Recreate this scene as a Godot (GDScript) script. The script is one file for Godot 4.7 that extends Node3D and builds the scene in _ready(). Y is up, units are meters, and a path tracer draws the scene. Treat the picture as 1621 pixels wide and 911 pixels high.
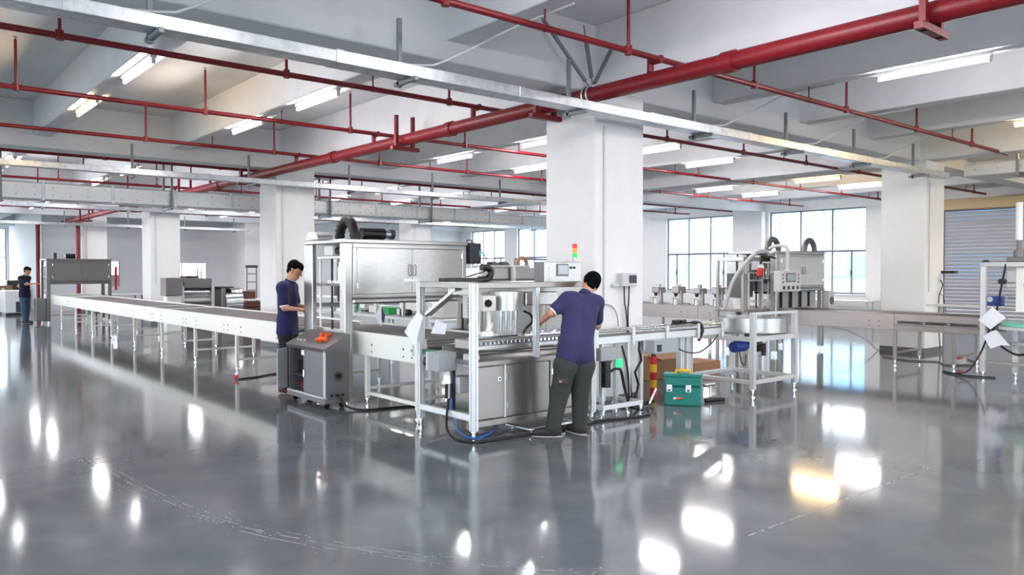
extends Node3D
# Coordinates used below: b runs along the hall's cross axis (x), h is height (y), a runs along the production lines (-z).
var M := {}
var org := Vector3.ZERO
var used := {}
var rng := RandomNumberGenerator.new()

# ---------------------------------------------------------------- helpers
func V(b: float, h: float, a: float) -> Vector3:
	return Vector3(b, h, -a)
func ns() -> SurfaceTool:
	var s := SurfaceTool.new()
	s.begin(Mesh.PRIMITIVE_TRIANGLES)
	return s
func tri(s: SurfaceTool, p: Vector3, q: Vector3, r: Vector3, np: Vector3, nq: Vector3, nr: Vector3) -> void:
	if (q - p).cross(r - p).dot(np + nq + nr) > 0.0:
		s.set_normal(np); s.add_vertex(p - org)
		s.set_normal(nr); s.add_vertex(r - org)
		s.set_normal(nq); s.add_vertex(q - org)
	else:
		s.set_normal(np); s.add_vertex(p - org)
		s.set_normal(nq); s.add_vertex(q - org)
		s.set_normal(nr); s.add_vertex(r - org)
func quad(s: SurfaceTool, p: Vector3, q: Vector3, r: Vector3, t: Vector3, n: Vector3) -> void:
	tri(s, p, q, r, n, n, n)
	tri(s, p, r, t, n, n, n)
# oriented box: centre, three unit axes, half sizes, chamfer
func obox(s: SurfaceTool, c: Vector3, x: Vector3, y: Vector3, z: Vector3, e: Vector3, bev := 0.0) -> void:
	var ax: Array[Vector3] = [x, y, z]
	var hs: Array[float] = [e.x, e.y, e.z]
	bev = minf(bev, minf(e.x, minf(e.y, e.z)) * 0.7)
	for i in 3:
		var u: Vector3 = ax[(i + 1) % 3]
		var w: Vector3 = ax[(i + 2) % 3]
		var hu: float = hs[(i + 1) % 3] - bev
		var hw: float = hs[(i + 2) % 3] - bev
		for sg in [-1.0, 1.0]:
			var n: Vector3 = ax[i] * float(sg)
			var o: Vector3 = c + n * hs[i]
			quad(s, o - u * hu - w * hw, o + u * hu - w * hw, o + u * hu + w * hw, o - u * hu + w * hw, n)
	if bev <= 0.0:
		return
	for i in 3:
		var u: Vector3 = ax[(i + 1) % 3]
		var w: Vector3 = ax[(i + 2) % 3]
		var hu: float = hs[(i + 1) % 3]
		var hw: float = hs[(i + 2) % 3]
		var l: Vector3 = ax[i] * (hs[i] - bev)
		for su in [-1.0, 1.0]:
			for sw in [-1.0, 1.0]:
				var p1: Vector3 = c + u * (float(su) * hu) + w * (float(sw) * (hw - bev))
				var p2: Vector3 = c + u * (float(su) * (hu - bev)) + w * (float(sw) * hw)
				quad(s, p1 - l, p1 + l, p2 + l, p2 - l, (u * float(su) + w * float(sw)).normalized())
	for sx in [-1.0, 1.0]:
		for sy in [-1.0, 1.0]:
			for sz in [-1.0, 1.0]:
				var k := Vector3(float(sx), float(sy), float(sz))
				var q: Vector3 = c + x * (k.x * (e.x - bev)) + y * (k.y * (e.y - bev)) + z * (k.z * (e.z - bev))
				var n2: Vector3 = (x * k.x + y * k.y + z * k.z).normalized()
				tri(s, q + x * (k.x * bev), q + y * (k.y * bev), q + z * (k.z * bev), n2, n2, n2)
func bx(s: SurfaceTool, b0: float, b1: float, h0: float, h1: float, a0: float, a1: float, bev := 0.0) -> void:
	obox(s, V((b0 + b1) / 2, (h0 + h1) / 2, (a0 + a1) / 2), Vector3.RIGHT, Vector3.UP, Vector3.BACK, Vector3(absf(b1 - b0), absf(h1 - h0), absf(a1 - a0)) / 2, bev)
# a bar of rectangular section between two points
func bar(s: SurfaceTool, p: Vector3, q: Vector3, w: float, t: float, bev := 0.0) -> void:
	var d := (q - p).normalized()
	var u := Vector3.UP if absf(d.y) < 0.95 else Vector3.RIGHT
	var x := d.cross(u).normalized()
	var y := x.cross(d).normalized()
	obox(s, (p + q) / 2, x, y, d, Vector3(w / 2, t / 2, (q - p).length() / 2), bev)
func frame_of(d: Vector3) -> Array:
	var u := Vector3.UP if absf(d.y) < 0.9 else Vector3.RIGHT
	var x := d.cross(u).normalized()
	return [x, x.cross(d).normalized()]
func cyl(s: SurfaceTool, p: Vector3, q: Vector3, r0: float, r1 := -1.0, n := 14, caps := true) -> void:
	if r1 < 0.0:
		r1 = r0
	var d := (q - p).normalized()
	var f := frame_of(d)
	for i in n:
		var t0 := TAU * i / n
		var t1 := TAU * (i + 1) / n
		var e0: Vector3 = f[0] * cos(t0) + f[1] * sin(t0)
		var e1: Vector3 = f[0] * cos(t1) + f[1] * sin(t1)
		tri(s, p + e0 * r0, q + e0 * r1, q + e1 * r1, e0, e0, e1)
		tri(s, p + e0 * r0, q + e1 * r1, p + e1 * r0, e0, e1, e1)
		if caps:
			tri(s, p, p + e0 * r0, p + e1 * r0, -d, -d, -d)
			tri(s, q, q + e0 * r1, q + e1 * r1, d, d, d)
# a round tube along points; ridge > 0 makes a corrugated hose
func tube(s: SurfaceTool, pts: Array, r: float, n := 8, ridge := 0.0) -> void:
	var rings := []
	var x := Vector3.ZERO
	for i in pts.size():
		var d: Vector3 = (pts[mini(i + 1, pts.size() - 1)] - pts[maxi(i - 1, 0)]).normalized()
		if i == 0:
			x = frame_of(d)[0]
		else:
			x = (x - d * x.dot(d)).normalized()
		var y := x.cross(d).normalized()
		var rr := r + (ridge if i % 2 == 0 else -ridge)
		var ring := []
		for k in n:
			var t := TAU * k / n
			var e: Vector3 = x * cos(t) + y * sin(t)
			ring.append([pts[i] + e * rr, e])
		rings.append(ring)
	for i in rings.size() - 1:
		for k in n:
			var a0 = rings[i][k]
			var a1 = rings[i][(k + 1) % n]
			var b0 = rings[i + 1][k]
			var b1 = rings[i + 1][(k + 1) % n]
			tri(s, a0[0], b0[0], b1[0], a0[1], b0[1], b1[1])
			tri(s, a0[0], b1[0], a1[0], a0[1], b1[1], a1[1])
	for e in [0, rings.size() - 1]:
		var nn: Vector3 = (pts[e] - pts[1 if e == 0 else e - 1]).normalized()
		for k in n:
			tri(s, pts[e], rings[e][k][0], rings[e][(k + 1) % n][0], nn, nn, nn)
# smooth curve through points
func curve(pts: Array, step := 0.06) -> Array:
	var out := []
	for i in pts.size() - 1:
		var p0: Vector3 = pts[maxi(i - 1, 0)]
		var p1: Vector3 = pts[i]
		var p2: Vector3 = pts[i + 1]
		var p3: Vector3 = pts[mini(i + 2, pts.size() - 1)]
		var n := maxi(2, int((p2 - p1).length() / step))
		for k in n:
			out.append(p1.cubic_interpolate(p2, p0, p3, float(k) / n))
	out.append(pts[-1])
	return out
# lathe: profile of (radius, height) about a vertical axis through c
func lathe(s: SurfaceTool, c: Vector3, prof: Array, n := 24) -> void:
	for i in prof.size() - 1:
		var p: Vector2 = prof[i]
		var q: Vector2 = prof[i + 1]
		var dn := Vector2(q.y - p.y, -(q.x - p.x)).normalized()
		for k in n:
			var t0 := TAU * k / n
			var t1 := TAU * (k + 1) / n
			var e0 := Vector3(cos(t0), 0, sin(t0))
			var e1 := Vector3(cos(t1), 0, sin(t1))
			var n0 := e0 * dn.x + Vector3.UP * dn.y
			var n1 := e1 * dn.x + Vector3.UP * dn.y
			var a0 := c + e0 * p.x + Vector3.UP * p.y
			var a1 := c + e1 * p.x + Vector3.UP * p.y
			var b0 := c + e0 * q.x + Vector3.UP * q.y
			var b1 := c + e1 * q.x + Vector3.UP * q.y
			tri(s, a0, b0, b1, n0, n0, n1)
			tri(s, a0, b1, a1, n0, n1, n1)
# extruded polygon: pts 2D in the plane spanned by u and w from origin o, along n by depth
func prism(s: SurfaceTool, pts: PackedVector2Array, o: Vector3, u: Vector3, w: Vector3, depth: float) -> void:
	var n := u.cross(w).normalized()
	var c2 := Vector2.ZERO
	for p in pts:
		c2 += p
	c2 /= pts.size()
	var area := 0.0
	for i in pts.size():
		area += pts[i].cross(pts[(i + 1) % pts.size()])
	var idx := Geometry2D.triangulate_polygon(pts)
	for i in range(0, idx.size(), 3):
		var p := o + u * pts[idx[i]].x + w * pts[idx[i]].y
		var q := o + u * pts[idx[i + 1]].x + w * pts[idx[i + 1]].y
		var r := o + u * pts[idx[i + 2]].x + w * pts[idx[i + 2]].y
		tri(s, p, q, r, -n, -n, -n)
		tri(s, p + n * depth, q + n * depth, r + n * depth, n, n, n)
	for i in pts.size():
		var p2 := pts[i]
		var q2 := pts[(i + 1) % pts.size()]
		var e2 := (q2 - p2).normalized()
		var o2 := Vector2(e2.y, -e2.x) * signf(area)
		var nn := (u * o2.x + w * o2.y).normalized()
		var p := o + u * p2.x + w * p2.y
		var q := o + u * q2.x + w * q2.y
		quad(s, p, q, q + n * depth, p + n * depth, nn)
# slotted aluminium extrusion standing upright
func alu_post(s: SurfaceTool, b: float, a: float, h0: float, h1: float, w: float) -> void:
	var k := w / 2
	var g := w * 0.11
	var d := w * 0.13
	var poly := PackedVector2Array()
	var side: Array[Vector2] = [Vector2(-k, -k), Vector2(-g, -k), Vector2(-g, -k + d), Vector2(g, -k + d), Vector2(g, -k)]
	for r in 4:
		for p in side:
			poly.append(p.rotated(PI / 2 * r))
	prism(s, poly, V(b, h0, a), Vector3.BACK, Vector3.RIGHT, h1 - h0)
func numbered(n: String) -> String:
	if not used.has(n):
		used[n] = 0
		return n
	used[n] += 1
	return "%s_%03d" % [n, used[n]]
func tag(o: Node, label: String, category := "", group := "", kind := "") -> void:
	if label != "":
		o.set_meta("label", label)
	if category != "":
		o.set_meta("category", category)
	if group != "":
		o.set_meta("group", group)
	if kind != "":
		o.set_meta("kind", kind)
func thing(n: String, label: String, category: String, at: Vector3, group := "") -> Node3D:
	var o := Node3D.new()
	o.name = numbered(n)
	add_child(o)
	o.position = at
	org = at
	tag(o, label, category, group)
	return o
func setting(n: String, label := "", category := "") -> Node3D:
	var o := Node3D.new()
	o.name = numbered(n)
	add_child(o)
	org = Vector3.ZERO
	tag(o, label, category, "", "structure")
	return o
func part(n: String, s: SurfaceTool, m: Material, parent: Node) -> MeshInstance3D:
	var o := MeshInstance3D.new()
	o.name = n
	o.mesh = s.commit()
	o.material_override = m
	o.cast_shadow = GeometryInstance3D.SHADOW_CASTING_SETTING_ON
	parent.add_child(o, true)
	return o
func solo(n: String, s: SurfaceTool, m: Material, at: Vector3, label: String, category: String, group := "") -> MeshInstance3D:
	var o := part(numbered(n), s, m, self)
	o.position = at
	tag(o, label, category, group)
	return o
func pbox(n: String, parent: Node, m: Material, b0: float, b1: float, h0: float, h1: float, a0: float, a1: float, bev := 0.004) -> MeshInstance3D:
	var s := ns()
	bx(s, b0, b1, h0, h1, a0, a1, bev)
	return part(n, s, m, parent)
func pcyl(n: String, parent: Node, m: Material, p: Vector3, q: Vector3, r: float, r1 := -1.0, k := 14) -> MeshInstance3D:
	var s := ns()
	cyl(s, p, q, r, r1, k)
	return part(n, s, m, parent)
func ptube(n: String, parent: Node, m: Material, pts: Array, r: float, k := 8, ridge := 0.0) -> MeshInstance3D:
	var s := ns()
	tube(s, pts, r, k, ridge)
	return part(n, s, m, parent)

# ---------------------------------------------------------------- materials
func noise_tex(seed_: int, freq: float, lo: Color, hi: Color, size := 512, oct := 4, mid := 0.5) -> NoiseTexture2D:
	var n := FastNoiseLite.new()
	n.seed = seed_
	n.frequency = freq
	n.fractal_octaves = oct
	var t := NoiseTexture2D.new()
	t.width = size
	t.height = size
	t.seamless = true
	t.noise = n
	var g := Gradient.new()
	g.set_color(0, lo)
	g.set_color(1, hi)
	g.add_point(mid, lo.lerp(hi, 0.5))
	t.color_ramp = g
	return t
func mat(n: String, c: Color, rough := 0.6, metal := 0.0) -> StandardMaterial3D:
	var m := StandardMaterial3D.new()
	m.resource_name = n
	m.albedo_color = c
	m.roughness = rough
	m.metallic = metal
	M[n] = m
	return m
func tripl(m: StandardMaterial3D, sc: Vector3) -> void:
	m.uv1_triplanar = true
	m.uv1_world_triplanar = true
	m.uv1_scale = sc
func glow(n: String, c: Color, e: float) -> StandardMaterial3D:
	var m := mat(n, c, 0.4)
	m.emission_enabled = true
	m.emission = c
	m.emission_energy_multiplier = e
	return m
func make_materials() -> void:
	var m := mat("wall_paint", Color(0.90, 0.905, 0.90), 0.75)
	m.albedo_texture = noise_tex(3, 0.02, Color(0.98, 0.98, 0.98), Color(1, 1, 1), 512, 5)
	tripl(m, Vector3.ONE * 0.25)
	m = mat("ceiling_paint", Color(0.87, 0.88, 0.885), 0.8)
	m.albedo_texture = noise_tex(5, 0.012, Color(0.96, 0.96, 0.965), Color(1, 1, 1), 512, 5)
	tripl(m, Vector3.ONE * 0.2)
	mat("grey_wall_paint", Color(0.84, 0.85, 0.86), 0.8)
	m = mat("floor_epoxy", Color(0.445, 0.468, 0.478), 1.0)
	m.albedo_texture = noise_tex(11, 0.006, Color(0.84, 0.85, 0.87), Color(1, 1, 1), 1024, 6)
	m.roughness = 0.09
	m.metallic_specular = 0.5
	tripl(m, Vector3.ONE * 0.22)
	mat("scuff", Color(0.55, 0.57, 0.575), 0.35)
	mat("shutter_tan", Color(0.74, 0.67, 0.52), 0.6)
	mat("baseboard_grey", Color(0.42, 0.43, 0.45), 0.5)
	m = mat("red_pipe", Color(0.50, 0.045, 0.10), 0.45)
	m.albedo_texture = noise_tex(31, 0.03, Color(0.82, 0.82, 0.82), Color(1, 1, 1), 256)
	tripl(m, Vector3.ONE * 1.5)
	m = mat("galvanised", Color(0.80, 0.82, 0.83), 0.36, 0.85)
	m.albedo_texture = noise_tex(41, 0.012, Color(0.84, 0.85, 0.86), Color(1, 1, 1), 512, 3)
	tripl(m, Vector3.ONE * 1.2)
	m = mat("duct_foil", Color(0.86, 0.87, 0.87), 0.45, 0.75)
	m.normal_enabled = true
	var n2 := NoiseTexture2D.new()
	n2.width = 512
	n2.height = 512
	n2.seamless = true
	n2.as_normal_map = true
	n2.bump_strength = 3.0
	var f2 := FastNoiseLite.new()
	f2.seed = 77
	f2.frequency = 0.02
	f2.noise_type = FastNoiseLite.TYPE_CELLULAR
	n2.noise = f2
	m.normal_texture = n2
	m.normal_scale = 0.35
	tripl(m, Vector3.ONE * 0.8)
	m = mat("hanger", Color(0.50, 0.53, 0.54), 0.5, 0.5)
	m = mat("steel", Color(0.76, 0.76, 0.75), 0.36, 0.88)
	m.albedo_texture = noise_tex(51, 0.02, Color(0.90, 0.90, 0.90), Color(1, 1, 1), 512, 4)
	m.roughness_texture = noise_tex(52, 0.05, Color(0.78, 0.78, 0.78), Color(1, 1, 1), 512, 4)
	tripl(m, Vector3(0.6, 6.0, 0.6))
	m = mat("steel_warm", Color(0.66, 0.63, 0.61), 0.40, 0.85)
	m.roughness_texture = M["steel"].roughness_texture
	tripl(m, Vector3(0.6, 6.0, 0.6))
	m = mat("steel_mid", Color(0.60, 0.59, 0.575), 0.38, 0.85)
	m.roughness_texture = M["steel"].roughness_texture
	tripl(m, Vector3(0.6, 6.0, 0.6))
	mat("steel_dark", Color(0.46, 0.45, 0.45), 0.42, 0.7)
	mat("chrome", Color(0.85, 0.86, 0.87), 0.14, 1.0)
	mat("alu", Color(0.86, 0.87, 0.87), 0.40, 0.55)
	mat("white_coat", Color(0.93, 0.93, 0.90), 0.38)
	mat("light_grey", Color(0.78, 0.79, 0.79), 0.45)
	mat("mid_grey", Color(0.62, 0.64, 0.65), 0.45)
	m = mat("belt", Color(0.47, 0.44, 0.44), 0.55)
	m.albedo_texture = noise_tex(61, 0.05, Color(0.75, 0.75, 0.75), Color(1, 1, 1), 512, 5)
	tripl(m, Vector3(4.0, 1.0, 0.7))
	mat("belt_pale", Color(0.84, 0.86, 0.83), 0.5)
	mat("console_grey", Color(0.45, 0.44, 0.45), 0.42, 0.35)
	mat("black_rubber", Color(0.045, 0.046, 0.05), 0.5)
	mat("black_plastic", Color(0.07, 0.07, 0.08), 0.4)
	mat("dark_slate", Color(0.20, 0.22, 0.25), 0.45)
	mat("paper", Color(0.93, 0.94, 0.96), 0.8)
	mat("paper_print", Color(0.62, 0.64, 0.68), 0.8)
	mat("green_plastic", Color(0.05, 0.47, 0.43), 0.42)
	mat("green_bright", Color(0.10, 0.62, 0.34), 0.45)
	mat("green_dark", Color(0.03, 0.36, 0.25), 0.5)
	mat("green_glass", Color(0.45, 0.78, 0.68), 0.15)
	mat("yellow", Color(0.93, 0.74, 0.10), 0.45)
	mat("orange", Color(0.93, 0.36, 0.09), 0.45)
	mat("red_plastic", Color(0.80, 0.12, 0.12), 0.4)
	mat("blue_paint", Color(0.06, 0.20, 0.52), 0.4)
	mat("blue_hose", Color(0.14, 0.42, 0.78), 0.35)
	mat("cyan_screen", Color(0.35, 0.72, 0.82), 0.25)
	mat("lcd", Color(0.66, 0.71, 0.74), 0.2)
	m = mat("cardboard", Color(0.62, 0.47, 0.35), 0.85)
	m = mat("brown_wood", Color(0.36, 0.20, 0.15), 0.6)
	m = mat("shutter", Color(0.60, 0.61, 0.63), 0.5, 0.3)
	mat("window_frame", Color(0.45, 0.47, 0.50), 0.45, 0.3)
	m = mat("pane_glass", Color(0.90, 0.97, 1.0, 0.06), 0.02)
	m.transparency = BaseMaterial3D.TRANSPARENCY_ALPHA
	mat("facade", Color(0.55, 0.60, 0.62), 0.8)
	mat("facade_glass", Color(0.36, 0.60, 0.74), 0.3)
	mat("facade_red", Color(0.68, 0.50, 0.46), 0.8)
	mat("asphalt", Color(0.62, 0.63, 0.62), 0.9)
	mat("leaf", Color(0.30, 0.52, 0.20), 0.7)
	mat("cable", Color(0.055, 0.055, 0.06), 0.5)
	mat("conduit", Color(0.80, 0.81, 0.80), 0.5)
	mat("skin", Color(0.78, 0.56, 0.45), 0.55)
	mat("hair", Color(0.02, 0.018, 0.018), 0.75).metallic_specular = 0.2
	for c in [["shirt_navy", Color(0.115, 0.125, 0.32)], ["shirt_purple", Color(0.19, 0.185, 0.36)], ["shirt_dark", Color(0.09, 0.10, 0.20)], ["trousers_olive", Color(0.215, 0.235, 0.225)], ["trousers_dark", Color(0.10, 0.10, 0.13)], ["jeans", Color(0.27, 0.36, 0.46)]]:
		m = mat(c[0], c[1], 0.9)
		m.rim_enabled = true
		m.rim = 0.3
		m.rim_tint = 0.5
		m.albedo_texture = noise_tex(71, 0.2, Color(0.86, 0.86, 0.86), Color(1, 1, 1), 256)
		tripl(m, Vector3.ONE * 3.0)
	mat("trim_white", Color(0.88, 0.82, 0.84), 0.8)
	mat("shoe", Color(0.16, 0.16, 0.16), 0.7)
	mat("shoe_brown", Color(0.35, 0.18, 0.13), 0.6)
	mat("sole", Color(0.86, 0.86, 0.84), 0.7)
	glow("tube_cool_lamp", Color(1.0, 0.97, 0.99), TUBE_GLOW)
	glow("tube_warm_lamp", Color(1.0, 0.86, 0.62), TUBE_GLOW)
	glow("signal_red_lamp", Color(0.95, 0.15, 0.12), 0.5)
	glow("signal_amber_lamp", Color(0.98, 0.48, 0.18), 0.5)
	glow("signal_green_lamp", Color(0.08, 0.70, 0.32), 0.5)
	glow("green_display", Color(0.10, 0.85, 0.45), 0.7)

const TUBE_GLOW := 2.0
const TUBE_ENERGY := 1.0
const SKY_ENERGY := 6.0
const EXPOSURE := 2.3

# ---------------------------------------------------------------- building
const CEIL := 4.55
const COL_B := [-2.51, 6.6, 15.72]
const ROWS := [-2.75, 6.35, 15.45, 24.55, 33.65, 42.75]

func wall_pieces(parent: Node, m: Material, along_a: bool, c0: float, c1: float, s0: float, s1: float, h1: float, holes: Array) -> void:
	# a wall slab with rectangular holes [start, end, low, high] sorted by start
	var add := func(x0: float, x1: float, y0: float, y1: float):
		if x1 - x0 > 0.001 and y1 - y0 > 0.001:
			if along_a:
				pbox("wall_panel", parent, m, c0, c1, y0, y1, x0, x1, 0.0)
			else:
				pbox("wall_panel", parent, m, x0, x1, y0, y1, c0, c1, 0.0)
	var x := s0
	for h in holes:
		add.call(x, h[0], 0.0, h1)
		add.call(h[0], h[1], 0.0, h[2])
		add.call(h[0], h[1], h[3], h1)
		x = h[1]
	add.call(x, s1, 0.0, h1)

var window_count := 0
func window_unit(along_a: bool, c: float, s0: float, s1: float, h0: float, h1: float, inward: float, cols: int, label: String) -> void:
	window_count += 1
	var w := setting("window_%d" % window_count, label, "window")
	var f: StandardMaterial3D = M["window_frame"]
	var t := 0.05
	var tr := h0 + (h1 - h0) * 0.5
	var put := func(n: String, mm: Material, x0: float, x1: float, y0: float, y1: float, d0: float, d1: float):
		if along_a:
			return pbox(n, w, mm, c + d0, c + d1, y0, y1, x0, x1, 0.003)
		return pbox(n, w, mm, x0, x1, y0, y1, c + d0, c + d1, 0.003)
	put.call("frame_bar", f, s0, s1, h0, h0 + t, -0.03, 0.03)
	put.call("frame_bar", f, s0, s1, h1 - t, h1, -0.03, 0.03)
	put.call("frame_bar", f, s0, s1, tr - 0.035, tr + 0.035, -0.04, 0.04)
	for i in cols + 1:
		var x := lerpf(s0 + t / 2, s1 - t / 2, float(i) / cols)
		put.call("mullion", f, x - t / 2, x + t / 2, h0, h1, -0.035, 0.035)
	for i in cols:
		var x0 := lerpf(s0 + t / 2, s1 - t / 2, float(i) / cols) + t / 2
		var x1 := lerpf(s0 + t / 2, s1 - t / 2, float(i + 1) / cols) - t / 2
		put.call("pane", M["pane_glass"], x0, x1, tr + 0.035, h1 - t, -0.004, 0.004)
		put.call("pane", M["pane_glass"], x0, x1, h0 + t, tr - 0.035, -0.004, 0.004)
		if i != 1:
			# opening casement: a heavier stile with a handle in the lower light
			var xm := x0 if i == 0 else x1
			var sgn := 1.0 if i == 0 else -1.0
			xm += sgn * (x1 - x0) * 0.42
			put.call("casement_stile", f, xm - 0.03, xm + 0.03, h0 + t, tr - 0.035, -0.03, 0.03)
			put.call("handle", M["black_plastic"], xm - 0.02, xm + 0.02, h0 + 0.62, h0 + 0.78, 0.03 * inward, 0.07 * inward)
	put.call("sill", M["wall_paint"], s0 - 0.03, s1 + 0.03, h0 - 0.04, h0, 0.02 * inward, 0.2 * inward)

func build_shell() -> void:
	# floor
	var fl := setting("floor", "glossy grey epoxy floor with scuff marks", "floor")
	pbox("floor_slab", fl, M["floor_epoxy"], -7.0, 25.0, -0.2, 0.0, -9.0, 45.0, 0.0)
	# saw-cut line and curved wheel scuffs on the epoxy (thin deposits)
	var s := ns()
	rng.seed = 5
	var p0 := Vector2(4.07, 2.64)
	var p1 := Vector2(6.60, 2.62)
	for i in 60:
		var t0 := i / 60.0
		if rng.randf() < 0.25:
			continue
		var x0 := lerpf(p0.x, p1.x, t0)
		var x1 := lerpf(p0.x, p1.x, t0 + 1.0 / 62.0)
		var w := rng.randf_range(0.002, 0.007)
		var y := lerpf(p0.y, p1.y, t0) + rng.randf_range(-0.003, 0.003)
		bx(s, x0, x1, 0.0, 0.0008, y - w, y + w)
	part("saw_cut_line", s, M["scuff"], fl)
	s = ns()
	var track := [V(1.45, 0, 7.35), V(1.56, 0, 5.9), V(1.76, 0, 4.9), V(2.1, 0, 4.05), V(2.6, 0, 3.25), V(3.0, 0, 2.75)]
	var pts := curve(track, 0.02)
	for i in 260:
		var q: Vector3 = pts[rng.randi_range(0, pts.size() - 2)]
		var f := rng.randf_range(0.0015, 0.005)
		obox(s, q + Vector3(rng.randfn(0.0, 0.07), 0.0003, rng.randfn(0.0, 0.07)), Vector3.RIGHT, Vector3.UP, Vector3.BACK, Vector3(f, 0.0003, f * rng.randf_range(0.5, 2.0)))
	for lane in [-0.06, -0.02, 0.0, 0.05]:
		var on := true
		var wd := 0.002
		for i in pts.size() - 1:
			if rng.randf() < 0.3:
				on = rng.randf() < 0.55
				wd = rng.randf_range(0.0006, 0.0036)
			if not on:
				continue
			var d: Vector3 = (pts[i + 1] - pts[i]).normalized()
			var n := d.cross(Vector3.UP)
			var c: Vector3 = (pts[i] + pts[i + 1]) / 2 + n * (float(lane) + 0.008 * sin(i * 0.07 + float(lane) * 90.0)) + Vector3.UP * 0.0003
			obox(s, c, n, Vector3.UP, d, Vector3(wd, 0.0003, (pts[i + 1] - pts[i]).length() / 2))
	var sc := part("wheel_scuff", s, M["scuff"], fl)
	sc.set_meta("kind", "stuff")

	# ceiling: slab, cross beams over the column rows, joists along the lines
	var ce := setting("ceiling", "white painted concrete ceiling with deep beams and joists", "ceiling")
	pbox("slab", ce, M["ceiling_paint"], -7.3, 25.3, CEIL, CEIL + 0.2, -9.3, 45.3, 0.0)
	for r in ROWS:
		pbox("cross_beam", ce, M["ceiling_paint"], -7.0, 25.0, 3.74, CEIL, r + 0.2, r + 0.65, 0.012)
	for k in range(-6, 8):
		var b := 7.03 + 2.28 * k
		if k % 4 == 0:
			pbox("column_beam", ce, M["ceiling_paint"], b - 0.22, b + 0.22, 3.76, CEIL, -9.0, 45.0, 0.012)
		else:
			pbox("joist", ce, M["ceiling_paint"], b - 0.14, b + 0.14, 3.95, CEIL, -9.0, 45.0, 0.012)

	# columns
	var names := {}
	for cb in COL_B:
		for ra in ROWS:
			if cb > 10.0 and ra > 30.0:
				continue
			if cb < 0.0 and ra > 40.0:
				continue
			var c := setting("column", "", "")
			pbox("shaft", c, M["wall_paint"], cb, cb + 0.86, 0.0, 3.74, ra, ra + 0.86, 0.015)
			pbox("painted_base", c, M["baseboard_grey"], cb - 0.004, cb + 0.864, 0.0, 0.1, ra - 0.004, ra + 0.864, 0.0)
			# surface conduit down the corner
			if cb > 0.0:
				pcyl("conduit", c, M["conduit"], V(cb + 0.14, 1.2, ra - 0.014), V(cb + 0.14, 3.3, ra - 0.014), 0.012, -1, 8)

	# right wall with windows and shutter opening
	var wr := setting("wall_right", "white wall with tall windows and a roller shutter", "wall")
	var holes := [[2.8, 9.66, 0.0, 3.41], [11.95, 15.45, 0.84, 3.70], [16.97, 20.08, 0.84, 3.70], [21.4, 24.7, 0.84, 3.70], [25.9, 29.4, 0.84, 3.70], [30.4, 33.2, 0.84, 3.7]]
	wall_pieces(wr, M["wall_paint"], true, 25.0, 25.3, -9.0, 45.0, CEIL, holes)
	for i in range(1, 6):
		var h: Array = holes[i]
		window_unit(true, 25.12, h[0], h[1], h[2], h[3], -1.0, 3, ["wide window nearest the roller shutter", "three-light window behind the row of filling heads", "bright window edge just right of the big column", "bright window left of the big column above the machines", "farthest window of the right wall, hidden by the tunnel"][i - 1])
	for r in [15.45, 24.55]:
		pbox("wall_pier", wr, M["wall_paint"], 24.72, 25.0, 0.0, 3.74, r + 0.12, r + 1.3, 0.01)
	# left wall with windows, outside the frame
	var wl := setting("wall_left", "white window wall left of the camera", "wall")
	var hl := []
	var a0 := -7.5
	while a0 < 41.0:
		hl.append([a0, a0 + 3.5, 0.84, 3.70])
		a0 += 4.55
	wall_pieces(wl, M["wall_paint"], true, -7.3, -7.0, -9.0, 45.0, CEIL, hl)
	for h in hl:
		window_unit(true, -7.12, h[0], h[1], h[2], h[3], 1.0, 3, "window of the left wall outside the picture")
	var wb := setting("wall_rear", "white wall behind the camera", "wall")
	var hb := [[-5.5, -3.2, 0.84, 3.7], [-0.9, 2.6, 0.84, 3.7], [3.65, 5.9, 0.84, 3.7], [8.2, 11.7, 0.84, 3.7], [12.4, 15.2, 0.84, 3.7], [17.5, 21.0, 0.84, 3.7]]
	wall_pieces(wb, M["wall_paint"], false, -9.3, -9.0, -7.3, 25.3, CEIL, hb)
	for h in hb:
		window_unit(false, -9.12, h[0], h[1], h[2], h[3], 1.0, 3, "window of the wall behind the camera")
	# far wall
	var wf := setting("wall_far", "far end wall with a window at the left", "wall")
	var hf := [[-5.8, -2.9, 0.84, 3.7], [-0.9, 1.8, 0.84, 3.7], [2.3, 5.5, 0.84, 3.7], [8.6, 11.9, 0.84, 3.7], [12.6, 16.1, 0.84, 3.7]]
	wall_pieces(wf, M["wall_paint"], false, 45.0, 45.3, -7.3, 25.3, CEIL, hf)
	for h in hf:
		window_unit(false, 45.12, h[0], h[1], h[2], h[3], -1.0, 3, "window of the room behind the grey partition" if h[0] > 6.0 else "window in the far end wall by the left picture edge" if h[0] > 2.0 else "window of the far end wall outside the picture")
	# grey partition of the room at the far left, with a viewing window and an opening
	var wp := setting("wall_partition", "grey partition wall behind the far columns", "wall")
	wall_pieces(wp, M["grey_wall_paint"], false, 36.0, 36.2, 5.6, 13.11, CEIL, [[7.85, 8.45, 0.95, 2.0], [10.65, 12.1, 0.0, 1.95]])
	wall_pieces(wp, M["wall_paint"], true, 5.6, 5.8, 36.2, 45.0, CEIL, [])
	window_count += 1
	var vw := setting("window_%d" % window_count, "small viewing window with lowered grey blind in partition", "window")
	pbox("blind", vw, M["mid_grey"], 7.85, 8.45, 0.95, 1.45, 36.08, 36.12, 0.0)
	pbox("pane", vw, M["pane_glass"], 7.85, 8.45, 1.45, 2.0, 36.09, 36.11, 0.0)
	pbox("mullion", vw, M["window_frame"], 8.13, 8.16, 1.45, 2.0, 36.07, 36.12, 0.0)
	var we := setting("wall_back", "white wall behind the production lines", "wall")
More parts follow.
